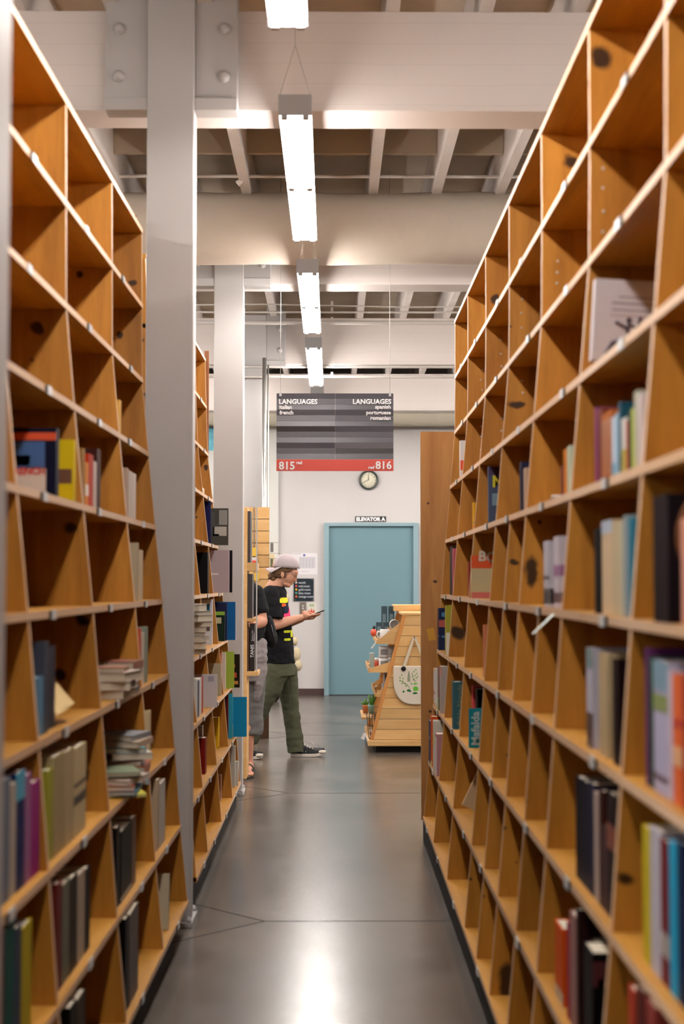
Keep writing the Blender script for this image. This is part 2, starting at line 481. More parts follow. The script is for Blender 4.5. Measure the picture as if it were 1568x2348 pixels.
# ------------------------------------------------------------------ fluorescent lights
M_TUBE = mat('#fff8f2', 0.5, emit=TUBE, name='lit_fluorescent_tube')
M_HOUS = mat('#e6e4e2', 0.4, name='white_enamel_housing')
M_CAP = mat('#b9b9bb', 0.4, name='grey_end_cap')
def fixture(y0, y1, x, label):
    wing = 0.068 if abs(x) < 1 else 0.045  # narrower wings on the added side strips send more light upward
    ym = (y0 + y1) / 2; z = 3.41
    t = thing('fluorescent_light', (x, ym, z + 0.02), label, 'light', 'fluorescent strips over the aisles')
    b = MB(); b.box((x - 0.034, y0, z + 0.025), (x + 0.034, y1, z + 0.08)); b.obj('housing', M_HOUS, t, 0.004)
    b = MB()
    for s in (-1, 1): b.hexa([(x + s * 0.035, y0, z + 0.03), (x + s * wing, y0, z + 0.015), (x + s * wing, y1, z + 0.015), (x + s * 0.035, y1, z + 0.03),
                             (x + s * 0.035, y0, z + 0.034), (x + s * wing, y0, z + 0.019), (x + s * wing, y1, z + 0.019), (x + s * 0.035, y1, z + 0.034)])
    b.obj('reflector', M_HOUS, t)
    for (a, c) in ((y0, ym), (ym, y1)):
        for s in (-1, 1):
            b = MB(); b.tube([(x + s * 0.045, a + 0.03, z), (x + s * 0.045, c - 0.03, z)], 0.017, 10); b.obj('tube', M_TUBE, t)
            for e in (a + 0.015, c - 0.015):
                b = MB(); b.box((x + s * 0.045 - 0.014, e - 0.014, z - 0.018), (x + s * 0.045 + 0.014, e + 0.014, z + 0.03)); b.obj('lamp_holder', M_CAP, t)
    for e, s in ((y0, -1), (y1, 1)):
        b = MB(); b.box((x - 0.07, e - 0.004, z - 0.006), (x + 0.07, e + 0.004, z + 0.082)); b.obj('end_cap', M_CAP, t)
    for e in (y0 + 0.02, y1 - 0.02):
        b = MB()
        for s in (-1, 1): b.tube([(x + s * 0.066, e, z + 0.08), (x, e, z + 0.30)], 0.0012, 5)
        b.tube([(x, e, z + 0.30), (x, e, 4.295)], 0.0012, 5)
        b.obj('hanging_wire', mat('#a59c96', 0.5), t)
    return t
ORD = ['first', 'second', 'third', 'fourth', 'fifth', 'sixth']
LY = [(0.35, 2.45), (2.75, 4.92), (5.87, 8.06), (8.92, 11.1), (11.82, 14.1), (14.85, 17.05)]
LN = ['ceiling strip light above the camera', 'fluorescent strip light cut by the top edge, nearest of the aisle row',
      'large fluorescent strip light hanging in front of the first beam', 'fluorescent strip light just below the near wrapped duct',
      'smallest visible fluorescent strip light, just above the languages sign', 'fluorescent strip light hidden behind the languages sign']
for (a, c), n in zip(LY, LN): fixture(a, c, -0.155, n)
for sx, nm in ((-2.9, 'left'), (2.9, 'right')):  # side-aisle strips out of view, added for ambient and ceiling light
    for k, (a, c) in enumerate(LY):
        fixture(a, c, sx, 'added unseen strip light over the next aisle to the %s, %s of its row' % (nm, ORD[k]))
for k, xx in enumerate((-5.2, -2.2, 2.7, 5.2)):  # added strips, placed out of view to light the elevator wall
    fixture(14.3, 16.4, xx, 'added unseen strip light near the elevator wall, %s from the left' % ORD[k])
for k, xx in enumerate((-5.9, 5.9)):  # further unseen strips added to fill the room with light
    for j, (a, c) in enumerate(((0.1, 2.3), (6.6, 8.8), (11.2, 13.3))):
        fixture(a, c, xx, 'added unseen strip light along the far %s side wall, %s of its row' % (('left', 'right')[k], ORD[j]))

# ------------------------------------------------------------------ ducts and pipes
def duct(y, z, r, x0, x1, label, sag, m):
    b = MB(); n = 28; rs = []; steps = 60
    for i in range(steps + 1):
        x = x0 + (x1 - x0) * i / steps
        ring = []
        for k in range(n):
            a = 2 * PI * k / n
            q = Vector((x * 2.2, math.cos(a) * 1.4 + y, math.sin(a) * 1.4))
            rr = r * (1 + sag * noise.noise(q) + 0.4 * sag * noise.noise(q * 3.1))
            ring.append((x, y + rr * math.cos(a), z + rr * math.sin(a)))
        rs.append(ring)
    b.rings(rs)
    return tag(b.top('air_duct', m), label, 'duct')
duct(9.32, 3.785, 0.235, -6.9, 6.9, 'large cream cloth-wrapped round duct crossing below the joists, nearest', 0.055, M_DUCT)
duct(17.9, 3.66, 0.25, -6.9, 6.9, 'far wrapped duct sagging behind the languages sign', 0.07, mat('#dfd6c2', 0.85, bump=0.4, bscale=6, vary=0.06, name='far_duct_cloth'))
b = MB(); b.tube([(-6.9, 9.0, 4.045), (6.9, 9.0, 4.045)], 0.011, 8)
tag(b.top('ceiling_pipe', M_PIPE), 'thin white pipe running above the near wrapped duct', 'pipe')
PIPES = [(740, 12.0, 0.018, 'thick white pipe crossing under the joists behind the second column'),
         (716, 11.9, 0.009, 'thin white pipe just above the thick crossing pipe'),
         (701, 11.7, 0.006, 'topmost thin white cable crossing beyond the second beam'),
         (841, 13.45, 0.010, 'upper thin white pipe running along the third beam'),
         (864, 13.45, 0.014, 'lower white pipe running along the third beam')]
for y, Y, r, lb in PIPES:
    p = at(800, y, Y); b = MB()
    pts = [(-6.9 + 13.8 * i / 24, Y, p.z + (0.012 * math.sin(i * 1.3) if r < 0.008 else 0)) for i in range(25)]
    b.tube(pts, r, 8)
    for k in range(-5, 6): b.box((k * 1.2 - 0.01, Y - 0.006, p.z), (k * 1.2 + 0.01, Y + 0.006, p.z + r + 0.03))
    tag(b.top('ceiling_pipe', M_PIPE), lb, 'pipe')
p = at(548, 415, 8.9)
b = MB(); b.lathe((p.x, 8.93, 4.03), [(0.006, 0.0), (0.008, -0.03), (0.022, -0.035), (0.024, -0.045), (0.01, -0.06), (0.004, -0.07)], 12)
tag(b.top('sprinkler_head', M_PIPE), 'small white sprinkler head on the pipe above the duct', 'sprinkler')

# ------------------------------------------------------------------ columns
def column(yc, xr, z1, label, xl=None, plates=True, conduit=False):
    xl = xr - 0.205 if xl is None else xl
    t = thing('steel_column', ((xl + xr) / 2, yc, 0), label, 'column', 'grey steel columns')
    b = MB(); b.box((xl, yc - 0.10, 0.02), (xr, yc + 0.018, z1)); b.obj('shaft', M_GREY, t, 0.006)
    b = MB(); b.box((xl - 0.01, yc - 0.12, 0.0), (xr + 0.01, yc + 0.12, 0.022)); b.obj('base_plate', M_GREY2, t, 0.003)
    for s in (-1, 1):
        for q in (-1, 1):
            b = MB(); b.lathe(((xl + xr) / 2 + s * 0.098, yc + q * 0.108, 0.022), [(0.011, 0), (0.011, 0.012), (0.006, 0.014), (0.006, 0.022)], 6)
            b.obj('anchor_bolt', M_GREY2, t)
    if plates:
        for s, xe in ((-1, xl), (1, xr)):
            b = MB(); w = 0.185
            x0, x1 = (xe - w, xe) if s < 0 else (xe, xe + w)
            b.box((x0, yc - 0.075, 3.56), (x1, yc - 0.0, 4.08))
            pl = b.obj('bracket_plate', M_GREY, t, 0.004)
            b = MB(); b.box((x0, yc - 0.095, 3.505), (x1, yc + 0.015, 3.56)); b.obj('beam_seat', M_GREY, t, 0.003)
            for zz in (3.66, 3.87):
                xx = (x0 + x1) / 2 - s * 0.0 - 0.035 * (1 if s < 0 else -1)
                b = MB(); b.lathe((xx, yc - 0.075, zz), [(0.027, 0.0), (0.027, -0.006), (0.018, -0.008), (0.017, -0.022), (0.008, -0.024)], 6 if False else 12, axis='Y')
                b.obj('bolt', M_GREY, pl)
    return t
column(2.5, at(19, 900, 2.518).x, 4.0, 'blurred grey column cut by the left edge of the photo', plates=False)
column(6.2, -0.598, 4.0, 'wide grey steel column between the two left bookcases')
column(9.9, -0.612, 4.0, 'second grey steel column, past the far left bookcase')
column(13.6, -0.628, 4.0, 'third grey column, darkest and farthest, behind the slat board')
b = MB(); px, py = at(606, 900, 13.35).x, 13.35
b.tube([(px, py, 0.0), (px, py, 3.56)], 0.02, 10); b.tube([(px + 0.035, py + 0.02, 0.0), (px + 0.035, py + 0.02, 3.5)], 0.008, 8)
tag(b.top('conduit_pipe', mat('#c9c7c2', 0.3, 0.8, name='galvanised_conduit')), 'shiny vertical conduit on the third grey column', 'pipe')
b = MB(); q = at(602, 1687, 13.45); b.box((-0.86, 13.36, 0), (-0.60, 13.48, 0.06))
b.top('column_plinth', mat('#8f8b88', 0.6), bevel=0.004)
tag(bpy.context.scene.objects['column_plinth'], 'low grey block on the floor by the third column', 'block')

# ------------------------------------------------------------------ bookcases
ROWZ = [2.943, 2.622, 2.304, 1.992, 1.684, 1.374, 1.064, 0.755, 0.437, 0.125]
class Case:
    def __init__(s, name, side, X, Y, slope, extra, label, knots, back, far_over=0.0):
        s.name, s.side, s.X, s.Y, s.slope = name, side, X, Y, slope
        s.root = thing('bookcase', (side * (back + X[0]) / 2, (Y[0] + Y[-1]) / 2, 0), label, 'bookcase')
        wU = wood('upright_wood_' + name, '#b27a2e', '#8f5d1c', knots, 'Z')
        mU = [wU, M_EDGE]; T = 0.019
        allY = [(y, None) for y in Y] + [(y, rows) for y, rows in extra]
        for y, rows in allY:
            for (z0, z1) in ([(None, None)] if rows is None else [(ROWZ[r] + 0.010, ROWZ[r - 1] - 0.010) for r in rows]):
                b = MB(); pts = []
                if rows is None:
                    prof = [(s.fx(j, y), ROWZ[j]) for j in range(10)]
                    prof[0] = (prof[0][0], ROWZ[0] - 0.0101); prof[-1] = (prof[-1][0], ROWZ[9] - 0.012)
                else:
                    prof = [(s.fz(z1, y) + 0.002, z1), (s.fz(z0, y) + 0.002, z0)]
                n = len(prof)
                pts = [(side * x, y - T / 2, z) for x, z in prof] + [(side * back, y - T / 2, prof[-1][1]), (side * back, y - T / 2, prof[0][1])]
                b.prism(pts, (0, T, 0), 0, {i: 1 for i in range(n - 1)})
                b.obj('upright' if rows is None else 'divider', mU, s.root)
        ya, yb = Y[-1] - T / 2, Y[0] + T / 2
        for j in range(10):
            b = MB(); z = ROWZ[j]; xa, xb = s.fx(j, ya) - 0.003, s.fx(j, yb) - 0.003
            P = [(side * xa, ya), (side * xb, yb), (side * back, yb), (side * back, ya)]
            b.prism([(x, y, z - 0.010) for x, y in P], (0, 0, 0.020), 0, {0: 1})
            b.obj('shelf', [M_SHELF, M_EDGE], s.root)
        b = MB(); b.box((side * back, ya, 0.0), (side * (back + 0.012), yb, ROWZ[0])); b.obj('back_panel', [wU], s.root)
        b = MB(); x9 = s.fx(9, ya) + 0.025
        b.box((side * x9, ya + 0.01, 0.0), (side * (x9 + 0.02), yb - 0.01, ROWZ[9] - 0.0105)); b.obj('toe_kick', mat('#1c1613', 0.7, name='dark_toe_kick'), s.root)
        # price label holders on the shelf edges
        rnd = random.Random(name)
        for j in range(1, 10):
            for i in range(len(Y) - 1):
                yy = Y[i] + (Y[i + 1] - Y[i]) * (0.42 + 0.28 * rnd.random())
                if i == 0 and rnd.random() < 0.2: continue
                if Y[i] < 3.0: continue
                xf = s.fx(j, yy) - 0.003
                b = MB(); b.box((side * (xf - 0.005), yy - 0.027, ROWZ[j] - 0.014), (side * (xf - 0.0005), yy + 0.027, ROWZ[j] + 0.011))
                tg = b.obj('shelf_label', M_TAG, s.root)
                if rnd.random() < 0.7:
                    b = MB(); b.box((side * (xf - 0.004), yy - 0.047, ROWZ[j] - 0.013), (side * (xf - 0.0005), yy - 0.029, ROWZ[j] + 0.009))
                    b.obj('clip', M_CLIP, tg)
        s.cells = {}
    def fx(s, j, y): return s.X[j] + s.slope * (y - s.Y[0])
    def fz(s, z, y):
        for j in range(9):
            if ROWZ[j] >= z >= ROWZ[j + 1]:
                t = (ROWZ[j] - z) / (ROWZ[j] - ROWZ[j + 1]); return s.fx(j, y) * (1 - t) + s.fx(j + 1, y) * t
        return s.fx(0, y)

def kn(x, y, Y, rx, rz):
    p = at(x, y, Y - 0.01); k = Y / FPX
    return ((p.x, p.y, p.z), (rx * k, 0.06, rz * k))
YR = [8.101, 7.303, 6.411, 5.528, 4.637, 3.747, 2.863, 1.98, 1.1]
XR = [0.705, 0.705, 0.701, 0.674, 0.647, 0.621, 0.598, 0.575, 0.547, 0.517]
kR = [kn(1376, 127, 3.75, 27, 27), kn(1310, 372, 4.64, 14, 18), kn(1137, 684, 6.41, 10, 9), kn(1222, 1310, 4.64, 14, 34),
      kn(1184, 925, 5.53, 16, 8), kn(1051, 1450, 7.3, 16, 14), kn(1434, 2016, 2.86, 22, 16), kn(1163, 2250, 4.64, 24, 42), kn(1180, 1283, 5.08, 9, 5)]
R = Case('right', 1, XR, YR, 0.004, [(5.08, [5, 6, 7, 8, 9]), (4.19, [6, 7, 8, 9])],
         'long wooden cubby bookcase with sloping front filling the right side of the aisle', kR, 1.03)
YL = [5.99, 5.219, 4.354, 3.472, 2.66]
XL = [0.807, 0.804, 0.801, 0.773, 0.743, 0.711, 0.683, 0.655, 0.63, 0.597]
kL = [kn(85, 752, 3.47 + 0.88, 12, 15), kn(183, 627, 5.22, 8, 10), kn(160, 1210, 4.35, 16, 14), kn(187, 1424, 4.35, 15, 14), kn(136, 1548, 4.35, 12, 16),
      kn(305, 650, 5.99, 10, 7), kn(275, 768, 5.99, 7, 9), kn(195, 1780, 4.35, 7, 12), kn(318, 1688, 5.22, 18, 14)]
L1 = Case('left', -1, XL, YL, -0.010, [], 'near wooden cubby bookcase with sloping front on the left of the aisle', kL, 1.12)
YM = [9.52, 8.803, 7.93, 7.06, 6.46]
XM = [0.852, 0.843, 0.831, 0.797, 0.763, 0.729, 0.696, 0.663, 0.633, 0.606]
L2 = Case('far', -1, XM, YM, 0.0, [], 'far wooden cubby bookcase on the left, between the first and second columns', [kn(472, 1072, 9.52, 6, 5)], 1.12)
# thin filler boards beside the columns
for yy, c in ((6.03, L1), (9.62, L2)):
    b = MB(); b.box((-0.835, yy - 0.01, 0.0), (-0.865, yy + 0.01, 3.02)); b.obj('end_board', wood('filler_wood_%d' % int(yy), '#8a5a34', '#6b4022', (), 'Z'), c.root)
# row of white shelf pins on the upper right uprights
M_PIN = mat('#cfc6b8', 0.4, name='white_shelf_pin')
for (Y, px, ys) in ((3.75, 1383, (387, 432, 486, 532)), (4.64, 1278, (600, 625, 650, 706, 735)), (5.53, 1197, (686, 718, 752, 873, 901)),
                    (6.41, 1149, (779, 812, 840, 960, 988, 1020)), (7.303, 1104, (848, 871, 895, 978, 1001, 1031, 1061)), (3.75, 1290, (1, 1))):
    if ys[0] == 1: continue
    for y in ys:
        p = at(px + random.uniform(-2, 2), y, Y - 0.0095)
        b = MB(); b.lathe(p, [(0.0045, 0.0), (0.0045, -0.004), (0.002, -0.005)], 8, axis='Y'); b.obj('shelf_pin', M_PIN, R.root)
# pale side panel closing the far end of the right bookcase
b = MB(); b.box((0.517, 8.30, 0.08), (1.06, 8.325, 2.333), 0, {5: 1}); o = b.top('end_panel', [M_PANEL, mat('#d8cfc6', 0.5, name='panel_edge_strip')])
tag(o, 'tall plain wooden end panel standing beyond the right bookcase', 'panel')
b = MB(); b.box((0.53, 8.325, 0.0), (1.06, 8.34, 0.085)); b.obj('plinth', M_CLIP, o)

# ------------------------------------------------------------------ books
ROWN = {1: 'top', 2: 'second', 3: 'third', 4: 'fourth', 5: 'fifth', 6: 'sixth', 7: 'seventh', 8: 'eighth', 9: 'bottom'}
BAYN = ['farthest bay', 'second-farthest bay', 'third-farthest bay', 'fourth-farthest bay', 'fifth-farthest bay', 'sixth-farthest bay', 'seventh-farthest bay', 'nearest bay']
CN = {'right': 'right bookcase', 'left': 'near-left bookcase', 'far': 'far-left bookcase'}

def make_book(loc, side, t, h, depth, cover, spine=None, lean=0.0, lbl='', group=None, bands=(), art=None, rotz=0.0, tiltx=0.0, page=None, name='book'):
    """spine towards the aisle, thickness along y, cover boards round a block of pages"""
    s = side; c = 0.0022 if t > 0.012 else 0.001
    b = MB()
    b.box((0, -t, 0), (s * c * 1.3, 0, h), 1)                                  # spine
    b.box((s * c * 1.3, -t, 0), (s * depth, -t + c, h), 0); b.box((s * c * 1.3, -c, 0), (s * depth, 0, h), 0)
    me = b.mesh(name, [mat(cover, 0.5, spec=0.12), mat(spine or cover, 0.5, spec=0.12)])
    o = bpy.data.objects.new(name, me); COL.objects.link(o); o.location = loc
    b = MB(); b.box((s * c * 1.3, -t + c, 0.003), (s * (depth - 0.004), -c, h - 0.003))
    pg = bpy.data.objects.new('pages', b.mesh('pages', page or M_PAGE)); COL.objects.link(pg); pg.parent = o
    for (z0, z1, col) in bands:
        b = MB(); b.box((-s * 0.0006, -t - 0.0004, h * z0), (s * 0.001, 0.0004, h * z1))
        q = bpy.data.objects.new('spine_band', b.mesh('spine_band', mat(col, 0.4))); COL.objects.link(q); q.parent = o
    for (u0, u1, z0, z1, col) in (art or ()):
        # printed panel on the cover that faces the camera, u from the spine
        b = MB(); b.box((s * depth * u0, -t - 0.0006, h * z0), (s * depth * u1, -t + 0.0002, h * z1))
        q = bpy.data.objects.new('cover_print', b.mesh('cover_print', mat(col, 0.4))); COL.objects.link(q); q.parent = o
    o.rotation_euler = (lean, tiltx, rotz)
    tag(o, lbl, 'book', group)
    return o

def cell_of(c, Y):
    for i in range(len(c.Y) - 1):
        if c.Y[i] >= Y >= c.Y[i + 1]: return i
    return 0 if Y > c.Y[0] else len(c.Y) - 2

BOOKS = {}
def shelf_books(c, row, specs, nxt=None):
    """specs far to near: (x of the far spine edge in the photo, thickness or None to reach the next, y of its top, colour, wording, options)"""
    z0 = ROWZ[row] + 0.0105; s = c.side
    pos = []
    for sp in specs:
        x, t, yt, col, desc = sp[:5]; o = sp[5] if len(sp) > 5 else {}
        inset = o.get('inset', 0.02)
        if 'Y' in o:
            P = at(x, yt, o['Y']); X = P.x; Y = o['Y']; h = P.z - z0
        else:
            X = s * (c.fx(row, 5) + inset); P = atx(x, yt, X)
            X = s * (c.fx(row, P.y) + inset); P = atx(x, yt, X); Y = P.y; h = P.z - z0
        pos.append([X, Y, h, t, col, desc, o])
    for k, q in enumerate(pos):
        X, Y, h, t, col, desc, o = q
        i = cell_of(c, Y - 0.02)
        Y = min(Y, c.Y[i] - 0.0105)
        if k and Y > prev: Y = prev
        if t is None: t = max(0.006, Y - pos[k + 1][1]) if k + 1 < len(pos) else 0.02
        t = min(t, Y - c.Y[i + 1] - 0.0105) if Y - t < c.Y[i + 1] + 0.0105 else t
        if t < 0.004: print('BOOK SKIPPED', c.name, row, desc, Y); continue
        ceil = ROWZ[row - 1] - 0.0105 - z0
        if h > ceil - 0.004: h = ceil - 0.005
        if h < 0.05: print('BOOK LOW', c.name, row, desc, h)
        prev = Y - t - 0.0004
        lb = '%s, %s row, %s, %s' % (desc, ROWN[row], BAYN[i], CN[c.name])
        if c.name != 'right': lb = lb.replace(BAYN[i], ['farthest bay', 'second-farthest bay', 'third-farthest bay', 'nearest bay'][min(i, 3)])
        lean = o.get('lean', 0.0)
        zz = z0
        if lean: zz = z0
        zz += abs(math.sin(o.get('tilt', 0.0))) * o.get('depth', 0.15)
        make_book((X, Y, zz), s, t - 0.0004, h, o.get('depth', 0.15), col, o.get('spine'), lean, lb, 'books on the %s' % CN[c.name],
                  o.get('bands', ()), o.get('art'), o.get('rotz', 0.0), o.get('tilt', 0.0))

WH, CR = '#d9d4cf', '#c9b694'
# right bookcase, row by row
shelf_books(R, 3, [(1053, 0.05, 1012, '#e4dedb', 'white orange-striped book', {'art': ((0, 1, 0.25, 0.5, '#e2552a'), (0.3, 0.7, 0.6, 0.85, '#3a2f35'))}),])
shelf_books(R, 3, [(1349, 0.035, 655, '#d6cdd0', 'big white book with dancing figures facing out', {'inset': -0.004, 'depth': 0.20, 'tilt': 0.06,
    'art': ((0.3, 0.75, 0.78, 0.8, '#9a8f95'), (0.22, 0.85, 0.70, 0.725, '#9a8f95'), (0.22, 0.85, 0.62, 0.64, '#9a8f95'), (0.2, 0.8, 0.55, 0.57, '#b9a3a6'))})])
shelf_books(R, 4, [(1083, 0.04, 1153, '#e8b22a', 'yellow and orange paperback', {'art': ((0, 1, 0.0, 0.22, '#e8702e'), (0, 1, 0.25, 0.31, '#4f9a3c'))})])
shelf_books(R, 4, [(1118, 0.03, 1071, '#4a5570', 'grey-blue comic with yellow lettering', {'inset': 0.035,
    'art': ((0.0, 1, 0.86, 1.0, '#3b2450'), (0.1, 0.5, 0.35, 0.55, '#6f8fa0'), (0.2, 0.9, 0.02, 0.2, '#9aa08f'))})])
shelf_books(R, 4, [(1191, 0.05, 1061, '#26263a', 'tall dark navy book'), (1200, 0.06, 1075, '#b99a83', 'pale tan paperback'), ])
shelf_books(R, 4, [(1286, 0.03, 1068, '#6a2c28', 'short dark red book'), (1292, 0.045, 1032, '#d9832a', 'slim orange book'), (1300, 0.06, 1025, '#c2cdb4', 'pale green-edged book')])
shelf_books(R, 4, [(1363, 0.03, 936, '#8a3a6e', 'thin magenta book'), (1371, 0.05, 940, '#7a3a2a', 'dark red-brown book'), (1380, None, 952, '#b8651c', 'wide rust patterned book', {'bands': ((0.1, 0.9, '#a85a14'),)}),
    (1402, None, 958, '#c9d6e6', 'white and light blue book', {'bands': ((0, 0.25, '#4e9cc0'),)}), (1410, None, 950, '#9fc4dd', 'pale blue book'), (1417, None, 925, '#1f4a5c', 'tall dark teal book'),
    (1424, None, 962, '#d9d6cf', 'white and mustard book', {'bands': ((0, 0.45, '#b0a52a'),)}), (1435, None, 966, '#c84a32', 'thin red-topped book'), (1439, None, 945, '#1c3a2e', 'dark green book'),
    (1447, None, 938, '#b9c24a', 'yellow-green book'), (1453, None, 900, '#b9b6a2', 'tall pale olive book'), (1463, 0.04, 905, '#d6c6c4', 'pale pink-white book')])
shelf_books(R, 5, [(1031, None, 1254, '#2a2022', 'thin black book'), (1037, 0.06, 1258, '#c0606a', 'pinkish red book')])
shelf_books(R, 5, [(1072, 0.05, 1288, '#8e2c20', 'dark red slim book')])
shelf_books(R, 5, [(1079, 0.022, 1274, '#cfc197', 'orange-banded comic with a cream picture', {'inset': 0.0, 'depth': 0.20,
    'art': ((0, 1, 0.70, 1.0, '#e0561f'), (0, 0.4, 0.0, 0.14, '#d9746a'), (0.4, 1, 0.0, 0.14, '#e06a1c'), (0.78, 0.92, 0.58, 0.6, '#6e5a38'), (0.8, 0.9, 0.52, 0.54, '#6e5a38'))})])
shelf_books(R, 5, [(1246, 0.10, 1242, '#c9c4ce', 'white book with black marks', {'bands': ((0.05, 0.28, '#1c1a1c'), (0.42, 0.47, '#4a4448')), 'art': ((0.02, 0.12, 0.05, 0.28, '#1c1a1c'),)}),
    (1269, 0.09, 1231, '#d3c9d2', 'white book with pink and purple marks', {'bands': ((0.45, 0.6, '#a06a9a'), (0.08, 0.22, '#5a3238')), 'art': ((0.02, 0.14, 0.45, 0.6, '#a06a9a'), (0.02, 0.14, 0.08, 0.22, '#5a3238'))})])
shelf_books(R, 5, [(1362, 0.06, 1213, '#151317', 'black book'), (1379, None, 1196, '#d9bf9c', 'thick cream book', {'bands': ((0.86, 1.0, '#b7c6da'),)}), (1402, None, 1201, '#c9b795', 'wide beige book'),
    (1420, None, 1198, '#c3bda4', 'pale olive book'), (1428, None, 1183, '#8c9aa0', 'tall grey-blue book'), (1440, 0.06, 1190, '#21718a', 'teal blue book')])
shelf_books(R, 5, [(1496, 0.12, 1140, '#1b1418', 'huge dark book with brown moon-like disc', {'depth': 0.24, 'inset': 0.0}), (1560, 0.05, 1190, '#e0a08c', 'salmon pink book')])
shelf_books(R, 6, [(1003, 0.10, 1394, '#232a48', 'dark blue shiny comic', {'inset': 0.0, 'art': ((0, 1, 0.55, 0.72, '#b0524a'), (0.1, 0.7, 0.8, 0.9, '#3f7fa8'), (0.1, 0.8, 0.3, 0.35, '#3a7a9a'))}), (1020, 0.06, 1388, '#a9a23c', 'olive and white magazine', {'art': ((0, 1, 0.0, 0.45, '#e5e0cf'),), 'inset': 0.0})])
shelf_books(R, 6, [(1107, 0.07, 1433, '#c97a52', 'salmon-coloured slim book')])
shelf_books(R, 6, [(1344, 0.07, 1484, '#c9c6d6', 'white and brown photo book', {'bands': ((0, 0.35, '#4e3432'), (0.8, 1, '#7f9a9c'))}), (1372, 0.10, 1495, '#c2ab84', 'wide cream book'), (1404, 0.06, 1510, '#1d0f10', 'black slab book')])
shelf_books(R, 6, [(1478, None, 1485, '#5a2a5c', 'purple book'), (1487, None, 1505, '#2f4a38', 'dark green book'), (1497, None, 1512, '#b9b3cf', 'lilac white book with small art', {'bands': ((0.78, 1, '#7fa3b8'), (0.62, 0.75, '#8a9a5c'), (0.1, 0.14, '#5a3a4c'))}),
    (1530, None, 1535, '#c9b8c6', 'pale pinkish book'), (1541, None, 1545, '#dd6a38', 'orange-red patterned book', {'bands': ((0.3, 0.45, '#e8b080'), (0.6, 0.66, '#c43a2a'))}), (1562, 0.05, 1550, '#a03a30', 'red book')])
shelf_books(R, 7, [(992, 0.09, 1530, '#e4dfda', 'white book with red emblem', {'inset': 0.0, 'bands': ((0, 0.07, '#e0a02c'), (0.93, 1, '#e0a02c'), (0.3, 0.38, '#a8413a'))}), (1003, 0.06, 1528, '#8c6a60', 'brownish thin book', {'inset': 0.0, 'bands': ((0, 0.3, '#4f9a50'),)}),
    (1008, 0.08, 1526, '#b3a8a2', 'grey spiral notebook', {'inset': 0.0, 'bands': ((0.8, 1, '#d2502f'),)})])
shelf_books(R, 7, [(1036, 0.07, 1561, '#3c6670', 'teal book with slanted gold script', {'inset': 0.0})])
shelf_books(R, 7, [(1081, 0.06, 1571, '#d8545a', 'short red-pink book', {'inset': 0.05}), (1090, 0.08, 1577, '#17120f', 'black book behind teal one', {'inset': 0.05}),])
shelf_books(R, 8, [(979, 0.12, 1644, '#20405c', 'dark blue patterned book', {'inset': 0.0, 'bands': ((0.55, 0.62, '#151a22'),)}), (987, 0.09, 1640, '#e0581f', 'orange-red book', {'inset': 0.0, 'bands': ((0, 0.1, '#e8c040'),)}), (992, 0.08, 1650, '#dcd6c4', 'white book with yellow patch', {'inset': 0.0, 'bands': ((0.5, 0.72, '#c9c43a'),)}),
    (997, 0.12, 1678, '#b9868a', 'red and white wire-bound notebook', {'inset': 0.0, 'bands': tuple((0.02 + 0.05 * k, 0.045 + 0.05 * k, '#e6e0dc') for k in range(18))})])
shelf_books(R, 7, [(1319, None, 1776, '#16161c', 'black-blue book'), (1332, None, 1785, '#14182a', 'navy black book'), (1348, None, 1790, '#1e2038', 'dark indigo book'), (1361, None, 1813, '#b9a49a', 'thin whitish book'),
    (1372, None, 1808, '#3a1a16', 'dark maroon book'), (1381, None, 1890, '#4a3436', 'short brown-grey book'), (1391, 0.09, 1812, '#241a1c', 'thick black book', {'bands': ((0.55, 0.75, '#7a3420'),)})])
shelf_books(R, 7, [(1472, None, 1889, '#c9b52a', 'bright yellow book'), (1490, None, 1892, '#c0bcc9', 'white lavender-tinted book'), (1513, None, 1920, '#6a2028', 'wide dark red book', {'bands': ((0.2, 0.36, '#a59a94'),)}),
    (1533, None, 1923, '#1f9cc4', 'bright cyan book'), (1550, 0.05, 1925, '#1a2a4a', 'navy book')])
shelf_books(R, 8, [(1272, 0.11, 2106, '#dc5a1c', 'bright orange book with white lettering', {'bands': ((0.0, 0.16, '#c9b79a'),)}), (1299, None, 2110, '#a02440', 'thin crimson book'), (1306, None, 2086, '#a57a74', 'dusty pink book'),
    (1320, 0.03, 2080, '#2c1616', 'very dark maroon book'), (1330, 0.03, 2112, '#6a5a4c', 'greyish brown book', {'inset': 0.05}), (1338, 0.10, 2157, '#0d0a0b', 'wide black book with dark red top', {'inset': 0.0, 'depth': 0.2, 'art': ((0, 1, 0.74, 0.93, '#4a1a22'), (0.05, 0.6, 0.74, 0.80, '#7a3034'))})])
shelf_books(R, 8, [(1440, 0.05, 2255, '#b8442c', 'reddish orange book'), (1458, 0.06, 2230, '#5a2420', 'brown-red book'), (1480, 0.07, 2235, '#8a3a34', 'faded red book')])

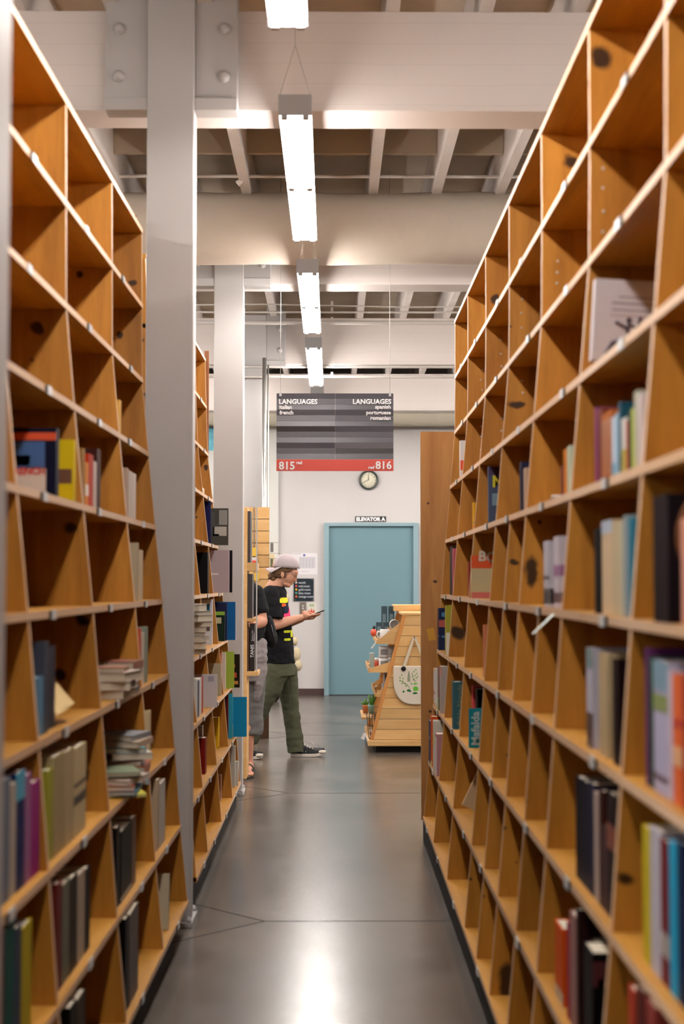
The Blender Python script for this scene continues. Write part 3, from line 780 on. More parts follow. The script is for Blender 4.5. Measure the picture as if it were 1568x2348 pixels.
# near left bookcase (x is the far, right-hand edge of each spine)
shelf_books(L1, 4, [(277 + 14, None, 1090, '#c2996a', 'tan thin book')]) if False else None
shelf_books(L1, 3, [(278, 0.05, 920, '#e0ad4a', 'thin bright yellow book')])
shelf_books(L1, 4, [(312, None, 1088, '#d9cbc0', 'white smooth book'), (304, None, 1083, '#cfc2b6', 'off-white book'), (295, 0.06, 1075, '#b59a86', 'taller beige book')])
shelf_books(L1, 4, [(231, None, 1032, '#3c1c18', 'tall dark brown book'), (222, None, 1060, '#c9b8b0', 'white spine book'), (214, None, 1045, '#b8371c', 'red book'), (203, 0.05, 1062, '#de8c34', 'orange book', {'bands': ((0.25, 0.5, '#e8ddcf'),)}), (195, 0.04, 1030, '#9c7440', 'tall brown book')])
shelf_books(L1, 4, [(174, 0.03, 1010, '#ddc01c', 'yellow pocket guide', {'inset': -0.005, 'depth': 0.12, 'art': ((0.05, 1, 0.28, 0.52, '#6a4430'),)}),
    (136, 0.045, 985, '#16182c', 'navy language book with orange top band', {'inset': 0.0, 'depth': 0.17, 'art': ((0.0, 1, 0.82, 0.93, '#e4572c'), (0.18, 1, 0.42, 0.80, '#3f639a'), (0.16, 1, 0.06, 0.40, '#dccfc4'), (0.42, 0.85, 0.44, 0.60, '#a88a72'))})])
shelf_books(L1, 5, [(328, None, 1262, '#d5c1a0', 'cream book'), (318, 0.05, 1245, '#b8a98e', 'taller cream book')])
shelf_books(L1, 6, [(339, None, 1436, '#8a9484', 'grey-green book'), (331, None, 1450, '#d8cbb8', 'cream slim book'), (324, 0.04, 1440, '#c4553c', 'red slim book')])
shelf_books(L1, 6, [(127, None, 1480, '#343440', 'dark grey-blue book', {'inset': 0.03, 'lean': -0.0}), (112, None, 1470, '#3f4452', 'slate blue book'), (100, 0.07, 1550, '#5a86a4', 'shorter light blue book')])
shelf_books(L1, 7, [(346, 0.04, 1628, '#d9c49a', 'thin cream book')])
shelf_books(L1, 7, [(198, None, 1700, '#cbb88e', 'tall cream book with black marks', {'bands': ((0.36, 0.46, '#1c1612'), (0.56, 0.6, '#3a2a20'))}), (170, None, 1712, '#b7a47c', 'beige spine book'), (148, None, 1722, '#a8966c', 'tan spine book'), (122, 0.06, 1760, '#a3a03a', 'yellow-green book')])
shelf_books(L1, 7, [(92, None, 1785, '#99307a', 'magenta dotted book'), (72, None, 1770, '#a06a92', 'lilac book'), (58, None, 1762, '#202a58', 'navy book with cyan top', {'bands': ((0.76, 1, '#28a8cc'),)}), (38, None, 1792, '#b9ab9c', 'off-white book'), (24, 0.10, 1780, '#717a88', 'thick grey book')])
shelf_books(L1, 8, [(379, None, 1784, '#c9c2b8', 'white paperback'), (366, 0.06, 1783, '#bfa98c', 'tan and white paperback')])
shelf_books(L1, 8, [(312, None, 1868, '#7a5c48', 'brown thin book'), (302, None, 1880, '#14100e', 'black book', {'bands': ((0.03, 0.07, '#8a8478'),)}), (276, 0.07, 1890, '#1c1614', 'another narrower black book')])
shelf_books(L1, 8, [(207, None, 1983, '#1a1412', 'black book at right of its group'), (195, None, 1990, '#b3a08c', 'whitish book'), (178, None, 2000, '#2c241a', 'dark olive-brown book'), (160, None, 2012, '#6a6a58', 'grey-green book'), (143, 0.07, 2015, '#6a2420', 'dark red book')])
shelf_books(L1, 8, [(73, None, 2105, '#b5a01c', 'yellow book'), (50, None, 2115, '#383c50', 'slate book'), (34, None, 2110, '#164a44', 'deep teal book'), (10, 0.05, 2120, '#7a4a44', 'brown-pink book')])
shelf_books(L1, 9, [(388, 0.03, 2005, '#c2b59a', 'pale leaning book', {'lean': -0.10})])
shelf_books(L1, 9, [(318, None, 2066, '#63544a', 'grey-brown book'), (296, 0.07, 2090, '#120e0c', 'black book')])
shelf_books(L1, 9, [(196, None, 2265, '#3a2a1a', 'dark brown book'), (175, 0.08, 2290, '#15110e', 'black bottom book')])
# far left bookcase
shelf_books(L2, 4, [(484, 0.04, 1150, '#22224a', 'dark blue book'), ])
shelf_books(L2, 4, [(524, 0.03, 1166, '#4b4a44', 'black-and-white portrait art book facing out', {'Y': 9.36, 'depth': 0.2, 'art': ((0.03, 0.3, 0.55, 0.95, '#8e8c86'), (0.05, 0.5, 0.25, 0.5, '#b9b5ac'), (0.3, 0.6, 0.1, 0.3, '#27261f'), (0.45, 0.95, 0.3, 0.9, '#3a3934'))})])
shelf_books(L2, 5, [(479, 0.09, 1267, '#151315', 'thick black book'), ])
shelf_books(L2, 5, [(533, 0.02, 1262, '#1d1b1d', 'black book behind the lilac one', {'Y': 9.40, 'depth': 0.2}), (526, 0.03, 1262, '#b5a5ab', 'lilac-grey book facing out', {'Y': 9.34, 'depth': 0.2, 'art': ((0.35, 0.65, 0.42, 0.46, '#ddd6da'),)})])
shelf_books(L2, 6, [(543, 0.02, 1380, '#1f5f9c', 'bright blue art book facing out', {'Y': 9.36, 'depth': 0.2, 'art': ((0.0, 0.04, 0, 1, '#dfe3e6'),)}), (521, 0.02, 1382, '#2a2a48', 'dark violet book', {'Y': 9.26, 'depth': 0.18}), (516, 0.04, 1402, '#1e2f28', 'dark green book with lime top', {'Y': 9.2, 'depth': 0.14, 'art': ((0, 1, 0.88, 1, '#8fbf3c'), (0.15, 0.6, 0.6, 0.8, '#cfc9a0'))})])
shelf_books(L2, 6, [(488, 0.03, 1374, '#d3d6dc', 'white book with blue squares', {'Y': 8.70, 'depth': 0.15, 'inset': 0.0, 'art': ((0.1, 0.95, 0.62, 0.9, '#1f86ae'), (0.1, 0.5, 0.3, 0.55, '#5c4a4a'), (0.55, 0.9, 0.05, 0.25, '#1f86ae'))})])
shelf_books(L2, 7, [(550, 0.02, 1500, '#2a2118', 'dark floral book facing out', {'Y': 9.36, 'depth': 0.2, 'art': ((0.1, 0.3, 0.3, 0.45, '#c9502a'), (0.15, 0.35, 0.6, 0.7, '#b5602c'), (0.05, 0.2, 0.1, 0.2, '#c98a3c'))}), (537, 0.02, 1494, '#a3b848', 'lime green book facing out', {'Y': 9.30, 'depth': 0.19}), (518, 0.03, 1496, '#d9cfc0', 'cream book beside the lime one', {'Y': 9.22, 'depth': 0.15}), (509, 0.02, 1490, '#d98a5c', 'thin orange book', {'Y': 9.15, 'depth': 0.15})])
shelf_books(L2, 7, [(508, 0.04, 1521, '#b5a98e', 'beige book with black letters', {'Y': 8.72, 'depth': 0.15})])
shelf_books(L2, 7, [(498, 0.015, 1546, '#d6d0d2', 'white envelope-like book facing out', {'Y': 7.90, 'depth': 0.17, 'art': ((0.1, 0.3, 0.78, 0.95, '#a8a4b0'),)}), (466, None, 1552, '#b5402c', 'thin red book'), (462, None, 1553, '#dcdcd6', 'white ruled book'), (457, None, 1560, '#3a4060', 'navy speckled book'), (453, None, 1556, '#d5d3cc', 'white plain book'), (448, 0.08, 1554, '#c3cfc4', 'pale mint book')])
shelf_books(L2, 8, [(566, 0.025, 1598, '#1f88b4', 'bright cyan book facing out', {'Y': 9.36, 'depth': 0.17}), (534, 0.04, 1590, '#3aa0b8', 'turquoise photo book', {'Y': 9.27, 'depth': 0.15, 'bands': ((0, 0.3, '#7d8c90'),)}), (524, 0.03, 1592, '#5c2420', 'dark red spine book', {'Y': 9.2, 'depth': 0.15}), (517, 0.03, 1590, '#3a1c1c', 'maroon spine book', {'Y': 9.15, 'depth': 0.15})])
shelf_books(L2, 8, [(503, 0.06, 1643, '#dcae24', 'yellow book', {'Y': 8.74, 'bands': ((0, 0.06, '#2a2018'),)})])
shelf_books(L2, 8, [(466, 0.05, 1662, '#cfcabf', 'white book behind the dark red one', {'Y': 7.70}), (474, 0.09, 1688, '#7a1c14', 'dark red book standing forward', {'Y': 7.62, 'depth': 0.16})])
shelf_books(L2, 9, [(547, 0.05, 1744, '#c9c4b8', 'white book', {'Y': 9.36}), (540, 0.05, 1709, '#bdb9ad', 'tall off-white book', {'Y': 9.28})])
shelf_books(L2, 9, [(508, 0.04, 1775, '#c9a08c', 'pinkish slim book', {'Y': 8.72})])
shelf_books(L2, 9, [(443, 0.06, 1908, '#c2b3a4', 'pale pinkish white book', {'Y': 6.75})])

def find(lbl):
    for o in COL.objects:
        if 'label' in o and o['label'].startswith(lbl): return o
    print('NOT FOUND', lbl); return None
def cover_text(lbl, s, size, col, u, v, rotdeg=0.0, name='title', bold=0.0, squeeze=1.0, on='cover'):
    """lettering on the cover that faces the camera; u, v in metres from the spine foot"""
    o = find(lbl)
    if not o: return
    side = 1 if o.location.x > 0 else -1
    me = o.data; t = -min(v_.co.y for v_ in me.vertices)
    cu = bpy.data.curves.new('t', 'FONT'); cu.body = s; cu.size = size; cu.extrude = 0.0003; cu.offset = bold; cu.resolution_u = 2
    tmp = bpy.data.objects.new('t', cu); COL.objects.link(tmp)
    m2 = bpy.data.meshes.new_from_object(tmp.evaluated_get(bpy.context.evaluated_depsgraph_get()))
    bpy.data.objects.remove(tmp); bpy.data.curves.remove(cu)
    if on == 'cover':
        M = Matrix.Translation((side * u, -t - 0.0012, v)) @ Matrix.Rotation(PI / 2, 4, 'X') @ Matrix.Rotation(math.radians(rotdeg), 4, 'Z') @ Matrix.Diagonal((squeeze, 1, 1, 1))
    else:   # on the spine, which faces the aisle
        M = Matrix.Translation((-side * 0.0012, -t / 2 + u, v)) @ Matrix.Rotation(-side * PI / 2, 4, 'Z') @ Matrix.Rotation(PI / 2, 4, 'X') @ Matrix.Rotation(math.radians(rotdeg), 4, 'Z') @ Matrix.Diagonal((squeeze, 1, 1, 1))
    m2.transform(M); m2.materials.clear(); m2.materials.append(mat(col, 0.5)); m2.name = name
    q = bpy.data.objects.new(name, m2); COL.objects.link(q); q.parent = o
    return q

# the teal book whose cover reads upward, standing at the shelf edge
z0 = ROWZ[7] + 0.0105
P = atx(1074, 1624, 0.572); hh = P.z - z0
mf = make_book((0.572, P.y, z0), 1, 0.018, hh, 0.16, '#1f7f8c', None, 0, 'small teal book with pale vertical title, seventh row, third bay, right bookcase', 'books on the right bookcase')
cover_text('small teal book with pale', 'Mafalda', 0.046, '#b8c6c4', 0.042, 0.010, 90, bold=0.0012, squeeze=1.0)
cover_text('teal book with slanted gold', 'Pablo Neruda', 0.034, '#8a8a5c', 0.042, 0.02, 90)
cover_text('orange-banded comic', 'BON', 0.062, '#d6cfc0', 0.03, 0.165, -4, bold=0.002)
cover_text('grey-blue comic', 'MO', 0.07, '#d8d03c', 0.015, 0.17, 0, bold=0.002)
cover_text('navy language book', 'FRENCH', 0.026, '#c8322c', 0.128, 0.060, 0, bold=0.0012)
cover_text('beige book with black letters', 'rl', 0.05, '#1c1816', 0.05, 0.08, 0)
cover_text('bright orange book with white', 'SLAM', 0.035, '#e8e0d6', 0.05, 0.06, 90) if False else None
# dancing figures: little bent bars on the big white cover
o = find('big white book')
b = MB()
for (cx, cz, k, cl) in ((0.085, 0.075, 1.0, 0),):
    b.tube([(cx - 0.03, -0.0362, cz + 0.025), (cx, -0.0362, cz + 0.01), (cx + 0.012, -0.0362, cz - 0.03)], 0.0045, 6)
    b.tube([(cx, -0.0362, cz + 0.02), (cx + 0.025, -0.0362, cz + 0.012), (cx + 0.033, -0.0362, cz + 0.04)], 0.004, 6)
    b.ball((cx + 0.004, -0.0362, cz + 0.03), (0.007, 0.002, 0.008), 8, 6)
    b.tube([(cx - 0.05, -0.0362, cz - 0.06), (cx - 0.035, -0.0362, cz - 0.03), (cx - 0.01, -0.0362, cz - 0.02)], 0.007, 6)
q = bpy.data.objects.new('dancer_print', b.mesh('dancer_print', mat('#4a3a42', 0.5))); COL.objects.link(q); q.parent = o
# round brown disc on the huge dark cover
o = find('huge dark book')
b = MB(); tt = -min(v_.co.y for v_ in o.data.vertices); b.lathe((0.118, -tt - 0.0004, 0.155), [(0.001, 0.0), (0.105, 0.0), (0.105, -0.0008), (0.001, -0.0008)], 40, axis='Y')
q = bpy.data.objects.new('disc_print', b.mesh('disc_print', mat('#7a4a26', 0.6, vary=0.5, vscale=30))); COL.objects.link(q); q.parent = o

# books lying flat in piles
def pile(c, row, Y, X, n, dims, cols, words, jit=0.3, zstart=None, t=(0.012, 0.03), rnd=None, grp=None):
    z = (ROWZ[row] + 0.0105) if zstart is None else zstart
    rnd = rnd or random.Random(row * 7 + n)
    for k in range(n):
        th = rnd.uniform(*t); w, l = dims[0] * rnd.uniform(0.85, 1.05), dims[1] * rnd.uniform(0.85, 1.05)
        b = MB(); cc = 0.0015
        fl = c is L1 and rnd.random() < 0.72; b.box((0, 0, 0), (w, l, cc)); b.box((0, 0, th - cc), (w, l, th)); b.box((w - cc if fl else 0, 0, cc), (w if fl else cc, l, th - cc))
        col = cols[k % len(cols)]
        o = bpy.data.objects.new('book', b.mesh('book', mat(col, 0.4))); COL.objects.link(o)
        b = MB(); b.box((0.003 if fl else cc, 0.003, cc), (w - cc if fl else w - 0.003, l - 0.003, th - cc))
        pg = bpy.data.objects.new('pages', b.mesh('pages', M_PAGE)); COL.objects.link(pg); pg.parent = o
        a = rnd.uniform(-jit, jit); ca, sa = math.cos(a), math.sin(a)
        cx, cy_ = X + rnd.uniform(-0.012, 0.012), Y + rnd.uniform(-0.02, 0.02)
        o.location = (cx - (w / 2 * ca - l / 2 * sa), cy_ - (w / 2 * sa + l / 2 * ca), z + 0.0003)
        o.rotation_euler = (0, 0, a)
        z += th + 0.0006
        tag(o, '%s, %s in the %s' % (words[k % len(words)][0], ['lowest', 'second up', 'third up', 'fourth up', 'fifth up', 'sixth up', 'seventh up', 'eighth up', 'topmost'][k], grp), 'book', grp)
    return z
pile(L1, 6, 4.98, -0.735, 5, (0.13, 0.20), ['#1e2a58', '#2c2440', '#cfc0ae', '#2e2420', '#8a4a34'], [('navy book',), ('dark violet book',), ('white book',), ('dark brown book',), ('rust book',)], 0.25, grp='rear low pile on the near-left sixth shelf')
pile(L1, 6, 4.76, -0.73, 4, (0.13, 0.18), ['#c9b9ab', '#b8a698', '#d3c5b6', '#a5745a'], [('beige book',), ('tan book',), ('off-white book',), ('salmon book',)], 0.2, grp='nearer low pile on the near-left sixth shelf')
pile(L1, 7, 4.95, -0.715, 8, (0.15, 0.2), ['#3f8cb0', '#c9b79a', '#b8552c', '#2c2420', '#d9d0c4', '#4aa0ac', '#c2ab94', '#8a8c90'], [('teal book',), ('tan book',), ('orange book',), ('dark book',), ('white book',), ('turquoise book',), ('beige book',), ('grey book',)], 0.35, grp='tall messy pile on the near-left seventh shelf')
pile(L1, 7, 4.70, -0.70, 6, (0.15, 0.2), ['#c9c22c', '#2f7fa0', '#b7624c', '#d6c8bc', '#a0745c', '#7c8a6a'], [('yellow magazine',), ('blue magazine',), ('coral magazine',), ('white magazine',), ('brown magazine',), ('sage magazine',)], 0.4, t=(0.008, 0.02), grp='nearer messy pile on the near-left seventh shelf')
pile(L2, 6, 7.62, -0.762, 9, (0.17, 0.2), ['#b9b3aa', '#8e8a84', '#d0cbc3', '#4c4844', '#c4beb4', '#6a6660'], [('pale grey magazine',), ('grey magazine',), ('white magazine',), ('dark grey magazine',), ('cream magazine',), ('stone grey magazine',)], 0.5, t=(0.02, 0.038), grp='high magazine stack on the far-left bookcase')
# small leaning cards and odd pieces on the shelves
def slab(pts, d, m, name, label, cat):
    b = MB(); b.prism(pts, d); o = b.top(name, m); tag(o, label, cat); return o
zb = ROWZ[6] + 0.0105
slab([at(116, 1548, 4.12), at(171, 1612, 3.95), at(131, 1641, 3.80), at(112, 1610, 3.95)], (-0.006, 0.012, 0.0), mat('#c9ab78', 0.8), 'folded_paper', 'cream folded paper leaning on the sixth left shelf', 'paper')
zb = ROWZ[8] + 0.0105
o = make_book((0.60, 6.36, zb + 0.010), 1, 0.02, 0.20, 0.14, '#c9ab84', None, 0.0, 'cream book leaning diagonally, eighth row, second bay, right bookcase', 'books on the right bookcase', rotz=0)
o.rotation_euler = (0.0, 0.45, 0.0); o.location = (0.553, 6.12, zb + 0.063)
# dark small box on the far left case
b = MB(); p = at(468, 1118, 9.0); zb = ROWZ[3] + 0.0105; b.box((-0.93, 8.86, zb), (-0.815, 9.05, zb + 0.045)); o = b.top('book', mat('#1c1a18', 0.35)); tag(o, 'small black book lying on the third row, far left bookcase', 'book', 'books on the far left bookcase')
b = MB(); b.box((-0.814, 8.863, zb + 0.003), (-0.811, 9.047, zb + 0.042)); b.obj('pages', M_PAGE, o)

# hanging shelf talkers
def talker(p0, p1, w, m, label):
    b = MB(); p0, p1 = Vector(p0), Vector(p1); d = (p1 - p0)
    b.hexa([p0 + Vector((0, -w, -0.001)), p0 + Vector((0, w, -0.001)), p1 + Vector((0, w, -0.001)), p1 + Vector((0, -w, -0.001)),
            p0 + Vector((0, -w, 0.001)), p0 + Vector((0, w, 0.001)), p1 + Vector((0, w, 0.001)), p1 + Vector((0, -w, 0.001))])
    o = b.top('shelf_talker', m); tag(o, label, 'tag')
p = atx(1278, 1398, 0.612)
talker((0.612, p.y, p.z - 0.002), (0.545, p.y - 0.0, p.z - 0.065), 0.016, mat('#cfe0d2', 0.3), 'pale green plastic tag sticking out below the fifth shelf, right bookcase')
p = atx(1282, 1137, 0.645)
b = MB(); b.lathe((0.644, p.y, ROWZ[4] + 0.012), [(0.001, 0), (0.02, 0), (0.022, 0.003), (0.02, 0.006), (0.001, 0.006)], 16)
o = b.top('round_tag', M_WHITE); tag(o, 'small white round tag on the fourth shelf, right bookcase', 'tag')
b = MB(); pp = at(988, 1455, 7.95)
b.prism([(pp.x - 0.026, 7.95, pp.z + 0.032), (pp.x + 0.014, 7.95, pp.z + 0.038), (pp.x + 0.028, 7.95, pp.z - 0.028), (pp.x - 0.012, 7.95, pp.z - 0.036)], (0, 0.002, 0))
o = b.top('shelf_talker', mat('#cf9a3c', 0.3)); tag(o, 'small amber tag on a wire beside the dark blue comic', 'tag')
b = MB(); b.tube([(pp.x + 0.02, 7.951, pp.z), (0.60, 7.951, pp.z - 0.01)], 0.0012, 5); b.obj('wire', mat('#b58a70', 0.4), o)

# ------------------------------------------------------------------ languages sign
YS = 9.72
a, c = at(634, 902, YS), at(902, 1080, YS); red = at(700, 1053, YS).z
cx = (a.x + c.x) / 2
t = thing('hanging_sign', (cx, YS, c.z), 'dark slatted languages sign with red strip, hanging above the aisle end', 'sign')
n = 12; hh = (a.z - red) / n
mid = at(768, 950, YS).x
for k in range(n):
    z1 = a.z - k * hh
    for s, (x0, x1) in enumerate(((a.x, mid), (mid + 0.001, c.x))):
        dark = '#45434a' if not ((s == 0 and k == 6) or (s == 1 and k == 10)) else '#2b2829'
        if (s == 0 and k in (4, 5)) or (s == 1 and k == 9): dark = '#66646a'
        tlt = 0.002 * ((k * 7 + s * 3) % 3 - 1)
        b = MB(); b.hexa([(x0, YS - tlt, z1 - hh + 0.0012), (x1, YS - tlt, z1 - hh + 0.0012), (x1, YS + 0.012, z1 - hh + 0.0012), (x0, YS + 0.012, z1 - hh + 0.0012),
                          (x0, YS + tlt, z1), (x1, YS + tlt, z1), (x1, YS + 0.012, z1), (x0, YS + 0.012, z1)])
        b.obj('slat', mat(dark, 0.35, name='sign_slat_' + dark[1:]), t)
b = MB(); b.box((a.x, YS - 0.002, c.z), (c.x, YS + 0.012, red - 0.001)); b.obj('red_strip', mat('#d2483a', 0.45), t)
MW = mat('#f4f2f4', 0.5, name='sign_white')
def stext(s, x, y, size, align='LEFT', bold=0.0012):
    p = at(x, y, YS - 0.006); text(s, size, MW, t, p, (PI / 2, 0, 0), align, bold=bold)
K = YS / FPX
stext('LANGUAGES', 639, 926, 15.5 * K, bold=0.0014); stext('italian', 640, 937.5, 12.5 * K); stext('french', 641, 950, 12.5 * K)
stext('LANGUAGES', 897, 926, 15.5 * K, 'RIGHT', 0.0014); stext('spanish', 896, 937, 12.5 * K, 'RIGHT'); stext('portuguese', 896, 950, 12.5 * K, 'RIGHT'); stext('romanian', 896, 962.5, 12.5 * K, 'RIGHT')
stext('815', 639, 1076, 25 * K, bold=0.002); stext('red', 679, 1064, 10 * K); stext('816', 898, 1075, 25 * K, 'RIGHT', 0.002); stext('red', 858, 1075, 10 * K, 'RIGHT')
for x in (643, 894):
    p = at(x, 902, YS); b = MB(); b.tube([(p.x, YS + 0.006, p.z), (p.x, YS + 0.006, 4.29)], 0.0018, 6); b.obj('hanging_cable', mat('#cfc9c4', 0.5), t)
    b = MB(); b.box((p.x - 0.008, YS - 0.004, p.z - 0.02), (p.x + 0.008, YS + 0.014, p.z + 0.006)); b.obj('hook', M_CAP, t)

# ------------------------------------------------------------------ wall pieces by the elevator
def wallbox(x0, y0, x1, y1, th, m, name, label, cat, off=0.0):
    a, c = at(x0, y0, YW), at(x1, y1, YW); b = MB(); b.box((a.x, YW - th - off, c.z), (c.x, YW - off, a.z)); o = b.top(name, m); tag(o, label, cat); return o
p = at(845, 1101, YW); K = YW / FPX
t = thing('wall_clock', (p.x, YW, p.z - 0.12), 'round black-rimmed wall clock with cream face', 'clock')
b = MB(); r = 22.5 * K; b.lathe((p.x, YW, p.z), [(r, -0.0), (r, -0.035), (r * 0.93, -0.042), (r * 0.82, -0.03), (r * 0.8, -0.018)], 36, axis='Y'); b.obj('rim', mat('#26312e', 0.3), t)
b = MB(); b.lathe((p.x, YW - 0.018, p.z), [(0.001, -0.0), (r * 0.82, 0.0), (r * 0.82, -0.003), (0.001, -0.003)], 36, axis='Y'); face = b.obj('face', mat('#e3dfc8', 0.5), t)
for h in range(12):
    an = h * PI / 6; q = Vector((p.x + math.sin(an) * r * 0.68, YW - 0.0225, p.z + math.cos(an) * r * 0.68)); b = MB(); b.box(q - Vector((0.004, 0.001, 0.007)), q + Vector((0.004, 0.001, 0.007))); b.obj('hour_mark', mat('#9c9a8a', 0.6), face)
for an, ln_, w in ((math.radians(-4), 0.55, 0.005), (math.radians(-110), 0.6, 0.004)):
    b = MB(); e = Vector((math.sin(an), 0, math.cos(an))) * r * ln_; b.tube([(p.x, YW - 0.026, p.z), Vector((p.x, YW - 0.026, p.z)) + e], w * 0.8, 6); b.obj('hand', mat('#6a6458', 0.5), t)
o = wallbox(814, 1184, 885, 1196.5, 0.01, mat('#2d3230', 0.5), 'door_sign', 'small dark sign reading elevator A above the teal door', 'sign')
q = at(849.5, 1194.3, YW - 0.012); text('ELEVATOR A', 11.5 * K, MW, o, q, (PI / 2, 0, 0), 'CENTER', bold=0.0035)
o = wallbox(668, 1268, 727.5, 1317, 0.003, mat('#e2e0e2', 0.6), 'map_poster', 'pale paper floor map taped on the wall above the dark poster', 'poster')
a, c = at(686, 1277, YW - 0.004), at(723, 1303, YW - 0.004); b = MB(); b.box((a.x, YW - 0.0045, c.z), (c.x, YW - 0.003, a.z)); mp_ = b.obj('map_print', mat('#c9c6cb', 0.6), o)
b = MB(); b.lathe(at(697.5, 1273, YW - 0.004), [(0.001, 0), (0.016, 0), (0.016, -0.001), (0.001, -0.001)], 16, axis='Y'); b.obj('blue_dot', mat('#6f76b8', 0.6), o)
for x0, x1, y in ((669, 690, 1269.5), (690, 700, 1310), (702, 708, 1310)):
    a = at(x0, y, YW - 0.004); c = at(x1, y + 1.2, YW - 0.004); b = MB(); b.box((a.x, YW - 0.0045, c.z), (c.x, YW - 0.003, a.z)); b.obj('text_line', mat('#aeaaae', 0.6), o)
for k in range(5):
    a = at(688 + 7 * k, 1279, YW); c = at(688.8 + 7 * k, 1301, YW); b = MB(); b.box((a.x, YW - 0.0055, c.z), (c.x, YW - 0.0045, a.z)); b.obj('map_line', mat('#a9a3ac', 0.6), mp_)
o = wallbox(673, 1326.5, 719, 1378, 0.012, mat('#12222b', 0.25), 'directory_board', 'dark glass directory board with five coloured dots on the wall', 'sign')
for k, (col, s) in enumerate((('#c9c2b4', 'world'), ('#d24a50', 'red = people'), ('#e3b536', 'gold = coffee'), ('#5f9c84', 'blue = pirates'), ('#e8663a', 'orange = arts'))):
    y = 1336 + 8.0 * k; p = at(679, y, YW - 0.013)
    b = MB(); b.lathe(p, [(0.001, 0), (0.014, 0), (0.014, -0.001), (0.001, -0.001)], 16, axis='Y'); b.obj('dot', mat(col, 0.5), o)
    q = at(684.5, y + 2.2, YW - 0.014); text(('world', 'red', 'gold', 'blue', 'orange')[k] + ('' if k == 0 else ' room'), 6.5 * K, mat('#b9bcc2', 0.5), o, q, (PI / 2, 0, 0), bold=0.001)
for x, y in ((676, 1329), (716, 1329), (676, 1375.5), (716, 1375.5)):
    b = MB(); b.lathe(at(x, y, YW - 0.013), [(0.007, 0), (0.006, -0.006), (0.002, -0.007)], 10, axis='Y'); b.obj('screw', M_STEEL, o)
o = wallbox(687, 1380.5, 702, 1411.5, 0.008, mat('#8a8278', 0.35, 0.6), 'call_button_plate', 'brushed metal elevator call button plate under the directory', 'button')
for y, r_ in ((1389.5, 0.012), (1395.5, 0.013)):
    b = MB(); b.lathe(at(694.5, y, YW - 0.008), [(r_, 0), (r_, -0.005), (r_ * 0.8, -0.007)], 16, axis='Y'); b.obj('button', mat('#c9c6c0', 0.3), o)
o = wallbox(705, 1382, 725, 1421, 0.002, mat('#d8d6c8', 0.6), 'notice', 'small paper notice with red flames beside the call button', 'notice')
a, c = at(709, 1385, YW), at(720, 1391, YW); b = MB(); b.box((a.x, YW - 0.003, c.z), (c.x, YW - 0.002, a.z)); b.obj('green_print', mat('#a9b598', 0.6), o)
b = MB()
for x, y, h in ((709, 1405, 8), (714, 1405, 12), (719, 1405, 9)):
    p0, p1, p2 = at(x - 3, y, YW - 0.003), at(x + 3, y, YW - 0.003), at(x, y - h, YW - 0.003)
    b.prism([p0, p1, p2], (0, 0.001, 0))
b.obj('flame_print', mat('#d2402c', 0.6), o)

# ------------------------------------------------------------------ slat board with hanging packs beside the third column
YB = 13.28
a, c = at(540, 1163, YB), at(617, 1340, YB)
t = thing('slat_board', ((a.x + c.x) / 2, YB, 0.5), 'orange-tan slatted display board behind the two people', 'display board')
nsl = 16; z1 = a.z; zb_ = 0.35; hs = (z1 - zb_) / nsl
for k in range(nsl):
    b = MB(); b.box((a.x, YB, z1 - (k + 1) * hs + 0.006), (c.x, YB + 0.018, z1 - k * hs)); b.obj('slat', M_PLY, t)
b = MB(); b.box((a.x, YB + 0.018, zb_ - 0.35), (c.x, YB + 0.03, z1)); b.obj('backing', mat('#4a3524', 0.8), t)
b = MB(); x = at(583, 1200, YB).x; b.box((x - 0.005, YB - 0.006, 0.9), (x + 0.005, YB, z1)); b.obj('metal_strip', M_STEEL, t)
for k, (x0, y0, x1, y1, col, w) in enumerate(((572, 1255, 590, 1276, '#e0b440', 'yellow'), (575, 1278, 590, 1300, '#d8cfcb', 'white and red round'), (581, 1314, 594, 1332, '#dcb240', 'lower yellow'))):
    p0, p1 = at(x0, y0, YB - 0.03), at(x1, y1, YB - 0.03)
    b = MB(); b.box((p0.x, YB - 0.03, p1.z), (p1.x, YB - 0.02, p0.z)); o = b.top('packet', mat(col, 0.4), bevel=0.003); tag(o, w + ' packet hanging on the slatted board', 'packet', 'packets on the slat board')
    b = MB(); xm = (p0.x + p1.x) / 2; b.tube([(xm, YB + 0.0, p0.z + 0.006), (xm, YB - 0.035, p0.z + 0.004), (xm, YB - 0.04, p0.z + 0.012)], 0.002, 6); b.obj('peg_hook', M_STEEL, o)
    if k == 1:
        b = MB(); b.lathe(((p0.x + p1.x) / 2, YB - 0.0302, (p0.z + p1.z) / 2), [(0.001, 0), (0.02, 0), (0.02, -0.001), (0.001, -0.001)], 14, axis='Y'); b.obj('red_print', mat('#d2483c', 0.5), o)
for k, (x0, y0, x1, y1, col, w) in enumerate(((620, 1245, 627, 1266, '#7a7470', 'grey packet'), (618, 1270, 630, 1302, '#e3cfa8', 'cream packet'), (620, 1281, 626, 1304, '#6c6a50', 'dark olive packet'))):
    Y = 13.30 - 0.05 * k
    p0, p1 = at(x0, y0, Y), at(x1, y1, Y); b = MB(); b.box((p0.x, Y - 0.012, p1.z), (p1.x, Y + 0.0, p0.z)); o = b.top('packet', mat(col, 0.5), bevel=0.003); tag(o, w + ' on a wire peg right of the slatted board', 'packet', 'packets on the slat board')
    b = MB(); b.tube([(c.x - 0.002, Y + 0.001, p0.z + 0.004), (p1.x + 0.05, Y + 0.001, p0.z + 0.004)], 0.0025, 6); b.obj('peg_hook', M_STEEL, o)

